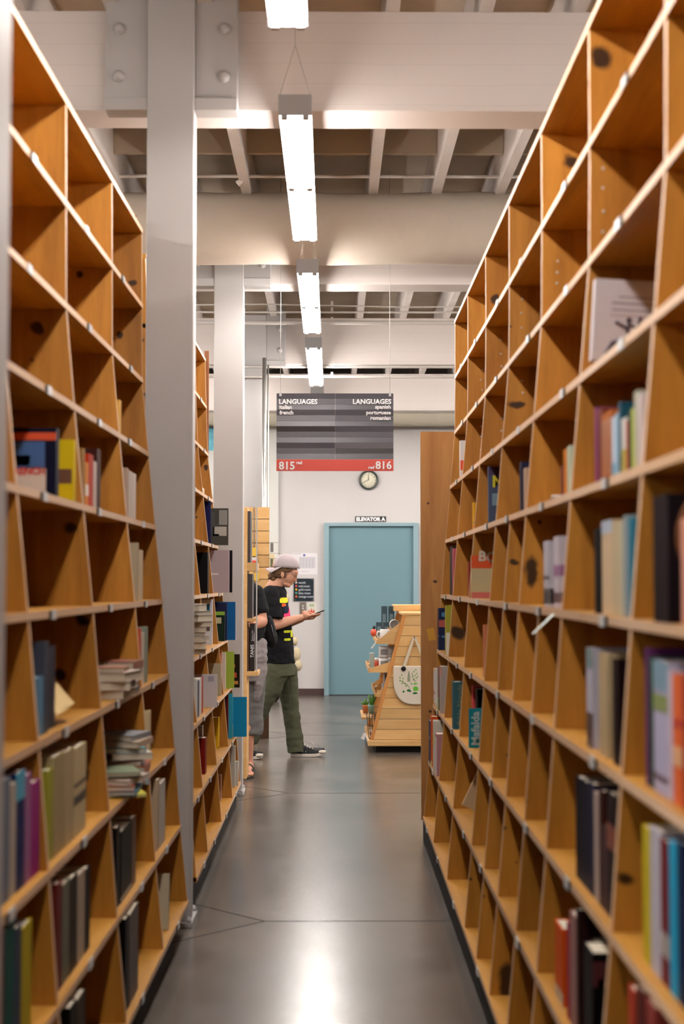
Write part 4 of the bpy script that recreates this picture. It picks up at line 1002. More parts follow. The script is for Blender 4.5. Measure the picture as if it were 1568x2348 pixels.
# small teal poster and dark shelving glimpsed in the gap at far left
p0, p1 = at(473, 980, 18.26), at(500, 1033, 18.26)
b = MB(); b.box((p0.x - 0.25, 18.265, p1.z), (p1.x, 18.279, p0.z)); o = b.top('poster', mat('#6fbcd0', 0.5, vary=0.15, vscale=20)); tag(o, 'light blue poster glimpsed between far left bookcase and second column', 'poster')
b = MB(); b.box((-2.6, 14.6, 0), (-1.36, 15.0, at(480, 1036, 14.6).z)); o = b.top('shelving_unit', wood('dark_unit_wood', '#5c452f', '#4a3524', (), 'Z', spots=False)); tag(o, 'dark brown shelving unit glimpsed under the light blue poster', 'shelving')
b = MB()
for z in (0.5, 1.0, 1.5, 2.0, 2.5): b.box((-2.58, 14.57, z), (-1.38, 14.6, z + 0.03))
b.obj('shelf_edge', M_CLIP, o)

# ------------------------------------------------------------------ face-out rack at the end of the far left bookcase
YK = 10.28
x0, x1 = at(558.5, 1500, YK).x, at(566, 1500, YK).x
t = thing('book_rack', ((x0 + x1) / 2, YK + 0.2, 0.03), 'narrow wooden rack board with ledges past the second column', 'rack')
b = MB(); b.box((x0, YK, at(565, 1786, YK).z), (x1, YK + 0.27, at(565, 1163, YK).z)); b.obj('board', M_PLY, t, 0.002)
xr = at(592, 1500, YK).x
ledz = [at(580, y, YK).z for y in (1290, 1418, 1540)]
for k, (z, th) in enumerate(zip(ledz, (0.06, 0.022, 0.03))):
    b = MB(); b.box((x1, YK, z - th), (xr - (0.01 if k < 2 else 0), YK + 0.27, z)); b.obj('ledge', M_PLY, t, 0.001)
    b = MB(); b.box((xr - 0.004, YK - 0.002, z - 0.025), (xr, YK + 0.42, z + 0.05)); 
b = MB(); b.box((at(586.5, 1500, YK).x, YK - 0.004, ledz[2]), (at(589.5, 1500, YK).x, YK, at(587, 1163, YK).z)); b.obj('clear_strip', mat('#c5c3c0', 0.2, name='acrylic_strip'), t)
def rackbook(x0_, x1_, yt, z, col, label, dx=0.0):
    p0, p1 = at(x0_, yt, YK + 0.03), at(x1_, yt, YK + 0.03)
    b = MB(); b.box((p0.x, YK + 0.03, z + 0.0005), (p1.x - 0.002, YK + 0.24, p0.z), 0, {3: 0})
    o = b.top('book', mat(col, 0.35)); tag(o, label, 'book', 'books on the rack')
    b2 = MB(); b2.box((p0.x + 0.002, YK + 0.24, z + 0.003), (p1.x - 0.004, YK + 0.243, p0.z - 0.003)); b2.obj('pages', M_PAGE, o)
    return o, p0, p1
rackbook(566.5, 575, 1172, ledz[0], '#3a302e', 'tall dark book on the top ledge of the wooden rack')
rackbook(566.5, 579, 1316, ledz[1], '#3b3637', 'thick charcoal book on the middle ledge of the wooden rack')
o, p0, p1 = rackbook(573, 584, 1431, ledz[2], '#1d120f', 'black book with white vertical title on the lowest rack ledge')
rackbook(566.5, 571.5, 1440, ledz[2], '#5a3a26', 'brown book behind the white-titled one on the lowest rack ledge')
q = at(581.5, 1508, YK + 0.028); text('TANIS', 0.034, MW, o, q, (PI / 2, -PI / 2, 0), bold=0.0006, squeeze=1.0)
q = at(580.0, 1470, YK + 0.028); text('Trésors des', 0.016, MW, o, q, (PI / 2, -PI / 2, 0))
q = at(583.6, 1470, YK + 0.028); text('Pharaons', 0.016, MW, o, q, (PI / 2, -PI / 2, 0))

# ------------------------------------------------------------------ pyramid display unit with mugs and tote bag
YD = 12.2
P = lambda x, y, Y=YD: at(x, y, Y)
xc = 0.98
bl, tl = P(853, 1700), P(928, 1411)
zb0, zt0 = P(850, 1711).z, P(850, 1697).z
xL = P(843, 1700).x
t = thing('display_stand', (xc, YD + 0.6, 0), 'maple slatwall pyramid display stand in front of the teal door', 'display stand')
b = MB(); b.box((P(862, 1711).x, YD + 0.06, 0), (2 * xc - P(862, 1711).x, YD + 1.14, zb0)); b.obj('plinth', mat('#14110f', 0.6), t)
b = MB(); b.box((xL, YD - 0.02, zb0), (2 * xc - xL, YD + 1.22, zt0)); b.obj('base_board', M_PLY, t, 0.008)
for yy, nm in ((YD, 0), (YD + 1.18, 1)):
    zl = [zt0 + (tl.z - zt0) * k / 12 for k in range(13)]
    for k in range(12):
        z0, z1 = zl[k] + 0.0035, zl[k + 1]
        xa0 = bl.x + (tl.x - bl.x) * (z0 - bl.z) / (tl.z - bl.z); xa1 = bl.x + (tl.x - bl.x) * (z1 - bl.z) / (tl.z - bl.z)
        b = MB(); b.prism([(xa0, yy, z0), (2 * xc - xa0, yy, z0), (2 * xc - xa1, yy, z1), (xa1, yy, z1)], (0, 0.02, 0)); b.obj('slat', M_PLY, t)
    b = MB(); b.prism([(bl.x, yy + 0.021, zt0), (2 * xc - bl.x, yy + 0.021, zt0), (2 * xc - tl.x, yy + 0.021, tl.z), (tl.x, yy + 0.021, tl.z)], (0, 0.006, 0)); b.obj('groove_backing', mat('#a5a09a', 0.4), t)
    for s in (1, -1):
        q0, q1 = (bl.x, tl.x) if s > 0 else (2 * xc - bl.x, 2 * xc - tl.x)
        b = MB(); b.prism([(q0 - s * 0.018, yy - 0.004, zt0), (q0 + s * 0.012, yy - 0.004, zt0), (q1 + s * 0.012, yy - 0.004, tl.z), (q1 - s * 0.018, yy - 0.004, tl.z)], (0, 0.03, 0))
        b.obj('corner_post', wood('post_wood_%d%d' % (nm, s), '#b98248', '#a86f38', (), 'Z', spots=False), t)
b = MB(); b.box((tl.x - 0.02, YD - 0.005, tl.z), (2 * xc - tl.x + 0.02, YD + 1.2, tl.z + 0.02)); b.obj('top_board', M_PLY, t, 0.003)
b = MB(); b.box((tl.x - 0.06, YD + 0.75, tl.z + 0.02), (2 * xc - tl.x, YD + 1.18, tl.z + 0.075)); b.obj('riser', M_PLY, t, 0.003)
SH = []
def slx(z): return bl.x + (tl.x - bl.x) * (z - bl.z) / (tl.z - bl.z)
for k, (yf, xf, z_off) in enumerate(((1472, 866, 0), (1537, 847, 0), (1593, 862, 0))):
    z = P(xf, yf).z; x_out = P(xf, yf).x; xin = slx(z) + 0.10; SH.append((z, x_out, xin))
    b = MB(); b.box((x_out, YD + 0.035, z - 0.018), (xin, YD + 1.16, z)); b.obj('shelf', M_PLY, t, 0.003)
    for yy in (YD + 0.03, YD + 0.58, YD + 1.145):
        b = MB(); b.prism([(x_out, yy - 0.012, z - 0.02), (x_out, yy - 0.012, z + 0.012), (slx(z + 0.17) - 0.019, yy - 0.012, z + (0.17 if k == 0 else 0.08)), (slx(z) - 0.019, yy - 0.012, z - 0.02)], (0, 0.012, 0))
        b.obj('bracket', M_PLY, t)
    b = MB(); b.box((x_out - 0.008, YD + 0.03, z - 0.02), (x_out, YD + 1.16, z + 0.02)); b.obj('lip', M_PLY, t)

M_MUG = mat('#e0deda', 0.25, name='white_glazed_mug')
def mug(x, y, z, label, rot=0.0, art=None, lying=False):
    r, h = 0.043, 0.098
    b = MB(); b.lathe((0, 0, 0), [(0.001, 0.001), (r * 0.86, 0.0), (r, 0.01), (r, h - 0.002), (r - 0.002, h), (r - 0.005, h - 0.002), (r - 0.005, 0.012), (0.001, 0.010)], 24)
    o = bpy.data.objects.new('mug', b.mesh('mug', M_MUG)); COL.objects.link(o)
    b = MB(); b.tube([(r - 0.002, 0, 0.078), (r + 0.022, 0, 0.080), (r + 0.032, 0, 0.055), (r + 0.022, 0, 0.028), (r - 0.002, 0, 0.022)], 0.006, 8)
    hd = bpy.data.objects.new('handle', b.mesh('handle', M_MUG)); COL.objects.link(hd); hd.parent = o
    if art:
        b = MB(); b.lathe((0, 0, 0.03), [(r + 0.0006, 0), (r + 0.0006, 0.04)], 24); 
        b = MB(); n = 8; ring0 = []; ring1 = []
        for k in range(n + 1):
            a_ = -PI / 2 - 0.8 + 1.6 * k / n; ring0.append((math.cos(a_) * (r + 0.0008), math.sin(a_) * (r + 0.0008), 0.025)); ring1.append((math.cos(a_) * (r + 0.0008), math.sin(a_) * (r + 0.0008), 0.075))
        for k in range(n): b.poly([ring0[k], ring0[k + 1], ring1[k + 1], ring1[k]])
        ar = bpy.data.objects.new('print', b.mesh('print', mat(art, 0.5))); COL.objects.link(ar); ar.parent = o
    o.location = (x, y, z); o.rotation_euler = (0, 0, rot)
    if lying: o.rotation_euler = (PI / 2, 0, rot)
    tag(o, label, 'mug', 'mugs on the display stand')
    return o
z, xo, xi_ = SH[0]
mug(xo + 0.065, YD + 0.13, z + 0.001, 'white mug at the front corner of the top display shelf', 2.6)
mug(xo + 0.155, YD + 0.15, z + 0.001, 'white mug in the middle of the top display shelf', 2.0)
mug(xo + 0.15, YD + 0.24, z + 0.1435, 'white mug lying with its mouth towards the camera', 0.0, lying=True)
mug(xo + 0.07, YD + 0.25, z + 0.001, 'white mug second from the front on the top display shelf', 2.8)
def tin(x, y, z, w, d, h, col, label, band=None, name='box'):
    b = MB(); b.box((x, y, z), (x + w, y + d, z + h)); o = b.top(name, mat(col, 0.4), bevel=0.002); tag(o, label, 'box', 'boxed goods on the display stand')
    if band: b = MB(); b.box((x + w * 0.2, y - 0.0008, z + h * 0.2), (x + w * 0.8, y, z + h * 0.75)); b.obj('panel', mat(band, 0.5), o)
    return o
for k in range(2):
    tin(xo + 0.005 + 0.065 * k, YD + 0.62, z + 0.001, 0.055, 0.04, 0.15, '#27404c', ('left', 'right')[k] + ' dark navy boxed set on the far part of the top shelf', '#6f8690')
    tin(tl.x - 0.17 + 0.065 * k, YD + 0.9, z + 0.001, 0.055, 0.04, 0.29, '#27404c', ('left', 'right')[k] + ' tall navy box standing behind the mugs', '#6f8690')
b = MB(); q = Vector((xo - 0.02, YD + 0.55, z + 0.06)); b.ball(q, (0.028, 0.028, 0.035), 14, 10); o = b.top('ornament', mat('#e0563a', 0.4)); tag(o, 'orange-red knob ornament at the far end of the top display shelf', 'ornament')
b = MB(); b.tube([q + Vector((0, 0, 0.03)), q + Vector((0.01, 0, 0.06))], 0.012, 8); b.obj('dark_cap', mat('#2a2c30', 0.5), o)
for k, (x, y) in enumerate(((xo - 0.0, YD + 0.06), (xo - 0.0, YD + 0.2))):
    if k: continue
    b = MB(); b.hexa([(x - 0.06, y - 0.008, z - 0.058), (x - 0.045, y - 0.008, z - 0.058), (x - 0.045, y + 0.008, z - 0.058), (x - 0.06, y + 0.008, z - 0.058),
                      (x - 0.014, y - 0.008, z + 0.004), (x - 0.009, y - 0.008, z - 0.008), (x - 0.009, y + 0.008, z - 0.008), (x - 0.014, y + 0.008, z + 0.004)])
    o = b.top('price_arm', M_WHITE); tag(o, 'white price arm sticking out of the top display shelf', 'tag')
z, xo, xi_ = SH[1]
mug(xo + 0.125, YD + 0.12, z + 0.001, 'lower white mug with black writing on the second display shelf', 0.1, '#8c8a88')
mug(xo + 0.125, YD + 0.12, z + 0.101, 'upper white mug stacked on another, second display shelf', 0.1, '#8c8a88')
mug(xo + 0.21, YD + 0.22, z + 0.001, 'lower white mug at the back of the second display shelf', 0.3)
mug(xo + 0.21, YD + 0.22, z + 0.101, 'upper white mug at the back of the second display shelf', 0.3)
b = MB(); b.lathe((xo + 0.07, YD + 0.16, z + 0.001), [(0.001, 0), (0.022, 0), (0.022, 0.07), (0.02, 0.072)], 16); o = b.top('bottle', mat('#c2492e', 0.4)); tag(o, 'small orange-labelled bottle on the second display shelf', 'bottle')
b = MB(); b.lathe((xo + 0.07, YD + 0.16, z + 0.074), [(0.021, 0), (0.021, 0.022), (0.018, 0.025)], 16); b.obj('cap', M_WHITE, o)
tin(xo + 0.01, YD + 0.3, z + 0.001, 0.04, 0.08, 0.13, '#b9c6bf', 'pale mint box on the second display shelf')
z, xo, xi_ = SH[2]
tin(xo + 0.055, YD + 0.10, z + 0.001, 0.075, 0.08, 0.085, '#c3c6d0', 'lower white box with black disc on the third display shelf', '#1b1a1e')
tin(xo + 0.07, YD + 0.12, z + 0.088, 0.075, 0.07, 0.10, '#cfd2d8', 'upper white box with black disc on the third display shelf', '#22222a')
# potted cactus ornaments at the far lower shelf
for k, (x, Y) in enumerate(((838, 12.9), (851, 12.75))):
    p = at(x, 1628, Y); zz = zt0 + 0.002
    h0 = p.z
    b = MB(); b.lathe((p.x, Y, h0 - 0.03), [(0.022, 0), (0.03, 0.06), (0.032, 0.075), (0.028, 0.075)], 16); o = b.top('plant_pot', mat(('#c2764a', '#7ea090')[k], 0.5)); tag(o, ('terracotta pot with green succulent leaves', 'green-rimmed pot with upright cactus leaves')[k] + ' on the low ledge of the stand', 'plant')
    b = MB(); lv = ((-0.03, 0.02), (0.02, 0.03), (0.0, 0.05)) if k == 0 else ((-0.015, 0.09), (0.02, 0.10), (0.035, 0.07), (0, 0.05))
    for dx, dz in lv: b.tube([(p.x + dx * 0.3, Y, h0 + 0.04), (p.x + dx * 0.8, Y, h0 + 0.05 + dz * 0.6), (p.x + dx * 1.3, Y, h0 + 0.05 + dz)], [0.008, 0.012, 0.003], 8)
    b.obj('leaves', mat('#5f8f3c', 0.5), o)
p = at(838, 1640, 12.9)
b = MB(); b.box((p.x - 0.04, YD + 0.45, p.z - 0.012), (slx(p.z) - 0.02, YD + 1.16, p.z + 0.006)); b.obj('low_shelf', M_PLY, t)
# wire basket
p0, p1 = at(840, 1636, YD + 0.10), at(866, 1692, YD + 0.10)
b = MB(); r = 0.0022; bx0, bx1, by0, by1, bz0, bz1 = p0.x, p0.x + 0.10, YD + 0.06, YD + 0.22, zt0 + 0.004, p0.z
tp = 0.022
def loop(z, e): b.tube([(bx0 + e, by0 + e, z), (bx1 - e, by0 + e, z), (bx1 - e, by1 - e, z), (bx0 + e, by1 - e, z), (bx0 + e, by0 + e, z)], r, 6)
loop(bz1, 0); loop(bz1 - 0.04, tp * 0.2); loop((bz0 + bz1) / 2, tp * 0.5); loop(bz0, tp)
for k in range(5):
    f = k / 4; x_t, x_b = bx0 + (bx1 - bx0) * f, bx0 + tp + (bx1 - bx0 - 2 * tp) * f; y_t, y_b = by0 + (by1 - by0) * f, by0 + tp + (by1 - by0 - 2 * tp) * f
    b.tube([(x_t, by0, bz1), (x_b, by0 + tp, bz0)], r * 0.8, 5); b.tube([(x_t, by1, bz1), (x_b, by1 - tp, bz0)], r * 0.8, 5)
    b.tube([(bx0, y_t, bz1), (bx0 + tp, y_b, bz0)], r * 0.8, 5); b.tube([(bx1, y_t, bz1), (bx1 - tp, y_b, bz0)], r * 0.8, 5)
    b.tube([(x_b, by0 + tp, bz0), (x_b, by1 - tp, bz0)], r * 0.8, 5)
o = b.top('wire_basket', mat('#2e3028', 0.4, 0.5)); tag(o, 'small black wire basket on the base of the display stand', 'basket')
for k, (dx, dz, col) in enumerate(((0.02, 0.02, '#d9d0cc'), (0.035, 0.035, '#b07a74'), (0.025, 0.05, '#c9bfb8'))):
    b = MB(); b.box((bx0 + 0.028, by0 + 0.03, bz0 + 0.004 + k * 0.022), (bx1 - 0.03, by1 - 0.03, bz0 + 0.022 + k * 0.022)); q = b.top('packet', mat(col, 0.5), bevel=0.004)
    tag(q, ('whitish', 'dusty pink', 'beige')[k] + ' soft packet inside the wire basket', 'packet', 'packets in the wire basket')
p = at(833, 1690, YD + 0.02); b = MB(); b.prism([(p.x - 0.0, YD + 0.02, p.z + 0.03), (p.x + 0.022, YD + 0.02, p.z + 0.035), (p.x + 0.008, YD + 0.02, p.z - 0.025), (p.x - 0.022, YD + 0.02, p.z - 0.012)], (0.0, 0.01, 0.0))
b.prism([(p.x + 0.022, YD + 0.02, p.z + 0.035), (xL + 0.001, YD + 0.02, zt0), (xL + 0.001, YD + 0.02, zt0 - 0.02), (p.x + 0.015, YD + 0.02, p.z + 0.012)], (0, 0.01, 0))
o = b.top('price_arm', M_WHITE); tag(o, 'white price arm at the foot of the display stand', 'tag')

# tote bag hanging on the slats
YT = YD - 0.03
t = thing('tote_bag', (P(952, 1610).x, YT, P(952, 1615).z), 'cream canvas tote bag with green plant print hanging on the stand', 'bag')
bx = P(952, 1560).x
top = P(902, 1527, YT); bot = P(950, 1616, YT); w = bx - top.x
out = []
for k in range(25):
    a_ = k / 24
    an = PI + PI * a_
    ex = 0.75
    out.append((bx + w * (abs(math.cos(an)) ** ex) * (1 if math.cos(an) > 0 else -1), YT, top.z - (top.z - bot.z) * 0.35 + (top.z - bot.z) * 0.65 * -abs(math.sin(an)) ** 0.85))
out = [(bx - w, YT, top.z)] + out + [(bx + w, YT, top.z)]
b = MB(); b.prism(out, (0, 0.022, 0)); b.obj('body', mat('#ddd2c0', 0.9, bump=0.2, bscale=120), t, 0.008)
ap = P(950, 1461, YT)
for s in (-1, 1):
    b = MB(); x = bx + s * w * 0.52
    b.hexa([(x - 0.014, YT + 0.005, top.z - 0.01), (x + 0.014, YT + 0.005, top.z - 0.01), (x + 0.014, YT + 0.010, top.z - 0.01), (x - 0.014, YT + 0.010, top.z - 0.01),
            (ap.x + s * 0.004 - 0.010, YT + 0.005, ap.z), (ap.x + s * 0.004 + 0.010, YT + 0.005, ap.z), (ap.x + s * 0.004 + 0.010, YT + 0.010, ap.z), (ap.x + s * 0.004 - 0.010, YT + 0.010, ap.z)])
    b.obj('strap', mat('#d6c8b0', 0.9), t)
b = MB(); b.tube([(ap.x, YT + 0.03, ap.z), (ap.x, YT - 0.01, ap.z), (ap.x, YT - 0.014, ap.z + 0.01)], 0.003, 6); b.obj('hook', M_STEEL, t)
q = P(925, 1533, YT - 0.004); b = MB(); b.lathe(q, [(0.001, 0), (0.019, 0.0), (0.021, -0.006), (0.015, -0.011), (0.001, -0.012)], 14, axis='Y'); b.obj('security_tag', M_BLACK, t)
def prt(pts, col, name='leaf_print'):
    b = MB()
    for p_ in pts: b.prism([P(x, y, YT - 0.0012) for x, y in p_], (0, 0.0010, 0))
    return b.obj(name, mat(col, 0.8), t)
fern = [[(936, 1563), (931.5, 1550), (935, 1541), (939, 1535), (940.5, 1545), (940, 1556)]]
fern = []
for k in range(8):
    y_ = 1539 + 3.1 * k; w_ = 1.6 + 0.62 * k if k < 6 else 4.2
    fern.append([(937.0, y_ + 1.6), (937.0 - w_, y_ + 3.2), (937.0, y_ - 0.6)]); fern.append([(937.4, y_ - 0.6), (937.4 + w_, y_ + 2.6), (937.4, y_ + 1.6)])
prt(fern, '#2f6a3c', 'fern_print')
prt([[(918, 1559), (926, 1564), (935, 1571), (941, 1580), (940.2, 1580.4), (934, 1572), (925.5, 1565), (917.7, 1560)], [(944, 1549), (950, 1556), (952, 1566), (951.2, 1566), (949.2, 1556.5), (943.6, 1549.8)], [(946, 1557), (955, 1562), (954.8, 1562.8), (945.8, 1557.8)]], '#6e8f5a', 'stem_print')
def leaf(x, y, r, a_): return [(x + r * math.cos(a_ + q_) * (1 if i_ % 2 == 0 else 0.5), y + r * math.sin(a_ + q_) * (1 if i_ % 2 == 0 else 0.5)) for i_, q_ in enumerate((0, PI / 2, PI, 3 * PI / 2))]
rr = random.Random(3)
prt([leaf(x, y, 3.0, rr.uniform(0, 3)) for x, y in ((917, 1554), (921, 1548), (917, 1561), (924, 1556), (923, 1563), (928, 1568), (922, 1567), (931, 1573), (945, 1545), (949, 1540), (953, 1536), (946, 1551), (951, 1549), (955, 1545), (948, 1558), (954, 1555), (943, 1568), (957, 1552))], '#7aa35c', 'small_leaves_print')
prt([[(932, 1585), (934, 1581), (938, 1580), (942, 1583), (943, 1587)], [(945, 1590), (949, 1587), (955, 1587), (958, 1590), (950, 1592)], [(922, 1586), (925, 1583), (928, 1585), (926, 1589)]], '#2f6a3c', 'mushroom_print')
prt([[(947, 1578), (949, 1574), (956, 1574), (959, 1578), (958, 1584), (948, 1584)], [(945, 1568), (953, 1566), (959, 1567), (952, 1570)]], '#69b83c', 'green_figure_print')

# ------------------------------------------------------------------ people
SKIN = mat('#d09a80', 0.55, vary=0.03, vscale=12, name='skin')
def P3(x, y, Y, dy=0.0): return at(x, y, Y + dy)
def limb(b, pts, n=16):
    """tapered round limb: (point, radius)"""
    P_ = [Vector(p) for p, r in pts]; R_ = [r for p, r in pts]
    b.tube(P_, R_, n)
    for p, r in zip(P_, R_): b.ball(p, r, n, 10)
def loft(b, secs, n=24):
    """horizontal sections: (centre, half-width x, half-depth y)"""
    rs = []
    for c, rx, ry in secs:
        rs.append([Vector(c) + Vector((rx * math.cos(2 * PI * k / n), ry * math.sin(2 * PI * k / n), 0)) for k in range(n)])
    b.rings(rs)

YP = 11.87; K = YP / FPX
p = lambda x, y, dy=0.0: at(x, y, YP + dy)
man = thing('person', (p(660, 1738).x, YP, 0), 'person in black t-shirt, pale backwards cap and green trousers walking with a phone', 'person')
b = MB()
# head, facing right and bent down
rot = Matrix.Rotation(math.radians(24), 3, 'Y')
b.ball(p(651, 1301), (0.098, 0.076, 0.094), 20, 14, rot=rot)
b.ball(p(661, 1320), (0.066, 0.062, 0.085), 18, 12, rot=Matrix.Rotation(math.radians(30), 3, 'Y'))
b.ball(p(671, 1313), (0.045, 0.058, 0.055), 16, 10)
b.ball(p(655, 1338), (0.046, 0.045, 0.03), 14, 10, rot=Matrix.Rotation(math.radians(25), 3, 'Y'))
b.ball(p(661.5, 1343.5), (0.018, 0.022, 0.015), 10, 8)
b.ball(p(680, 1312), (0.016, 0.05, 0.014), 10, 8)                                   # brow
limb(b, [(p(679, 1318), 0.009), (p(677.6, 1327), 0.012), (p(676.6, 1331.5), 0.013)], 8)   # nose
b.ball(p(677.6, 1332.3), (0.012, 0.015, 0.009), 10, 8)
b.ball(p(670.5, 1336.5), (0.011, 0.022, 0.007), 10, 8); b.ball(p(668.5, 1339.3), (0.010, 0.020, 0.007), 10, 8)   # lips
for s in (-1, 1): b.ball(p(647.5, 1318, s * 0.078), (0.017, 0.008, 0.028), 10, 8)        # ears
limb(b, [(p(627, 1349), 0.070), (p(637, 1334), 0.060), (p(648, 1322), 0.058)])
# trunk under the clothes
loft(b, [(p(629, 1350), 0.07, 0.10), (p(628, 1358), 0.085, 0.175), (p(630, 1385), 0.10, 0.17), (p(634, 1440), 0.10, 0.15), (p(638, 1490), 0.085, 0.115), (p(641, 1545), 0.07, 0.10)])
# near (right) arm and far (left) arm
for s, sh, el, wr in ((-1, (621, 1364), (626, 1434), (689, 1415.5)), (1, (628, 1364), (634, 1436), (691, 1420))):
    dS, dE, dW = s * 0.19, s * 0.225, s * (0.085 if s < 0 else 0.03)
    limb(b, [(p(*sh, dS), 0.056), (p((sh[0] + el[0]) / 2, (sh[1] + el[1]) / 2, (dS + dE) / 2), 0.048), (p(*el, dE), 0.042)])
    e, w_ = p(*el, dE), p(*wr, dW)
    limb(b, [(e, 0.043), (e.lerp(w_, 0.3), 0.045), (e.lerp(w_, 0.7), 0.034), (w_, 0.0255)])
# hand palms
hp = p(702, 1412, -0.06)
b.ball(p(700, 1412, -0.075), (0.040, 0.022, 0.026), 14, 10, rot=Matrix.Rotation(math.radians(-12), 3, 'Y'))
b.ball(p(697, 1407, -0.06), (0.024, 0.02, 0.026), 12, 8)
b.ball(p(702, 1417, 0.02), (0.038, 0.026, 0.018), 14, 10, rot=Matrix.Rotation(math.radians(-12), 3, 'Y'))
def finger(pts, r): limb(b, [(q, rr_) for q, rr_ in zip(pts, r)], 8)
# thumb of the near hand on top, four fingers curled under the phone
finger([p(695, 1405, -0.06), p(698, 1402.5, -0.05), p(709, 1405.5, -0.035), p(715, 1407, -0.03)], [0.012, 0.0115, 0.010, 0.008])
for k in range(4):
    dy = -0.085 + 0.021 * k; ln_ = (0.0, 3.0, 4.0, 1.5)[k]
    finger([p(708, 1412 + 0.8 * k, dy), p(718 + ln_, 1409.5 + 0.9 * k, dy), p(727 + ln_, 1408.5 + 0.9 * k, dy + 0.004), p(731 + ln_ * 0.8, 1406.5 + 0.6 * k, dy + 0.010)], [0.0105, 0.0095, 0.0085, 0.007])
for k in range(4):
    dy = 0.0 + 0.02 * k; ln_ = (2, 3, 2, 0)[k]
    finger([p(708, 1419, dy), p(715 + ln_, 1418, dy), p(720 + ln_, 1414, dy - 0.004), p(720 + ln_, 1411, dy - 0.008)], [0.010, 0.0092, 0.0085, 0.007])
finger([p(699, 1414, 0.0), p(706, 1410, -0.005), p(712, 1409, -0.008)], [0.011, 0.010, 0.008])
# legs
for pts in (((636, 1545, -0.07, 0.055), (603, 1612, -0.10, 0.045), (577, 1692, -0.10, 0.034), (573, 1716, -0.10, 0.024)), ((652, 1548, 0.07, 0.055), (664, 1622, 0.085, 0.045), (678, 1708, 0.085, 0.032), (681, 1724, 0.085, 0.022))):
    limb(b, [(p(x, y, d), r_) for x, y, d, r_ in pts])
body = remeshed(b, 'body', SKIN, 0.0042, man, 2)
# eyes
for s in (-1, 1):
    b = MB(); b.ball(p(676.5, 1320, s * 0.032), (0.009, 0.012, 0.007), 12, 8); b.obj('eye', mat('#4a3a30', 0.3), man)
    b = MB(); b.tube([p(681, 1312.5, s * 0.018), p(680, 1312, s * 0.035), p(676, 1313.5, s * 0.052)], 0.0035, 6); b.obj('eyebrow', mat('#6a4a34', 0.8), man)
# hair
b = MB()
for (x, y, d, rx, ry, rz) in ((636, 1308, 0, 0.060, 0.074, 0.045), (629, 1317, 0, 0.045, 0.066, 0.038), (622, 1322, 0.0, 0.03, 0.055, 0.03), (638, 1313, -0.055, 0.05, 0.028, 0.045), (638, 1313, 0.055, 0.05, 0.028, 0.045),
                              (650, 1307, -0.066, 0.05, 0.018, 0.030), (650, 1307, 0.066, 0.05, 0.018, 0.030), (662, 1304, -0.06, 0.035, 0.018, 0.022), (662, 1304, 0.06, 0.035, 0.018, 0.022), (654, 1316, -0.068, 0.012, 0.010, 0.024), (654, 1316, 0.068, 0.012, 0.010, 0.024), (628, 1326, -0.03, 0.028, 0.03, 0.024)):
    b.ball(p(x, y, d), (rx, ry, rz), 14, 10)
remeshed(b, 'hair', mat('#6e5138', 0.7, bump=1.0, bscale=120, vary=0.3, vscale=60), 0.004, man, 1, disp=0.008, dscale=34)
# cap: dome above a tilted plane, brim at the back
b = MB(); c0 = p(655, 1302); n = 28; rs = []
tl_ = math.radians(4)
for i in range(11):
    th = (PI / 2) * i / 10; ring = []
    for k in range(n):
        a_ = 2 * PI * k / n
        v_ = Vector((0.114 * math.cos(th) * math.cos(a_), 0.090 * math.cos(th) * math.sin(a_), 0.116 * math.sin(th) ** 0.9 if th > 0 else 0))
        v_.x *= 1 + 0.04 * math.cos(a_)
        if i >= 1: v_ = v_ * 0.995
        v_ = Matrix.Rotation(tl_, 3, 'Y') @ v_
        ring.append(c0 + v_)
    rs.append(ring)
b.rings(rs[:-1] + [[rs[-1][0].lerp(c_, 0.15) for c_ in rs[-2]]])
CAPM = mat('#b5a8ab', 0.85, bump=0.15, bscale=120, name='cap_cloth')
cap = b.obj('cap', CAPM, man)
b = MB(); rs = []
for i in range(6):
    f = i / 5; row = []
    for k in range(9):
        g_ = (k / 8 - 0.5) * 2
        xx = p(646 - 37 * f * math.sqrt(max(0.02, 1 - 0.6 * g_ * g_)), 1298 + 7.0 * f + (3 + 6 * f) * g_ * g_, 0)
        row.append(Vector((xx.x, YP + g_ * 0.098 * (1 - 0.12 * f), xx.z)))
    rs.append(row)
m_ = MB()
for i in range(5):
    for k in range(8): m_.poly([rs[i][k], rs[i][k + 1], rs[i + 1][k + 1], rs[i + 1][k]])
br = m_.obj('brim', CAPM, cap); sd = br.modifiers.new('solid', 'SOLIDIFY'); sd.thickness = 0.006; 
b = MB(); b.tube([p(655, 1273, -0.06), p(640, 1280, -0.085), p(634, 1301, -0.092)], 0.0012, 5); b.tube([p(686, 1296, -0.02), p(684, 1292, -0.02), p(683, 1296, -0.02)], 0.003, 6); b.obj('cap_seam', mat('#9a8c8e', 0.9), cap)
# glasses
b = MB()
for s in (-1, 1):
    q = p(680.0, 1320.5, s * 0.034); b.tube([q + Vector((0.002 * math.cos(a_), 0.020 * math.cos(a_), 0.016 * math.sin(a_))) for a_ in [2 * PI * k / 14 for k in range(15)]], 0.0014, 6)
    b.tube([p(680, 1318, s * 0.054), p(664, 1311.5, s * 0.074), p(650, 1313, s * 0.081)], 0.0014, 6)
b.tube([p(681, 1318.5, -0.015), p(681, 1318.5, 0.015)], 0.0014, 6)
b.obj('glasses', mat('#5a5048', 0.3, 0.6), man)
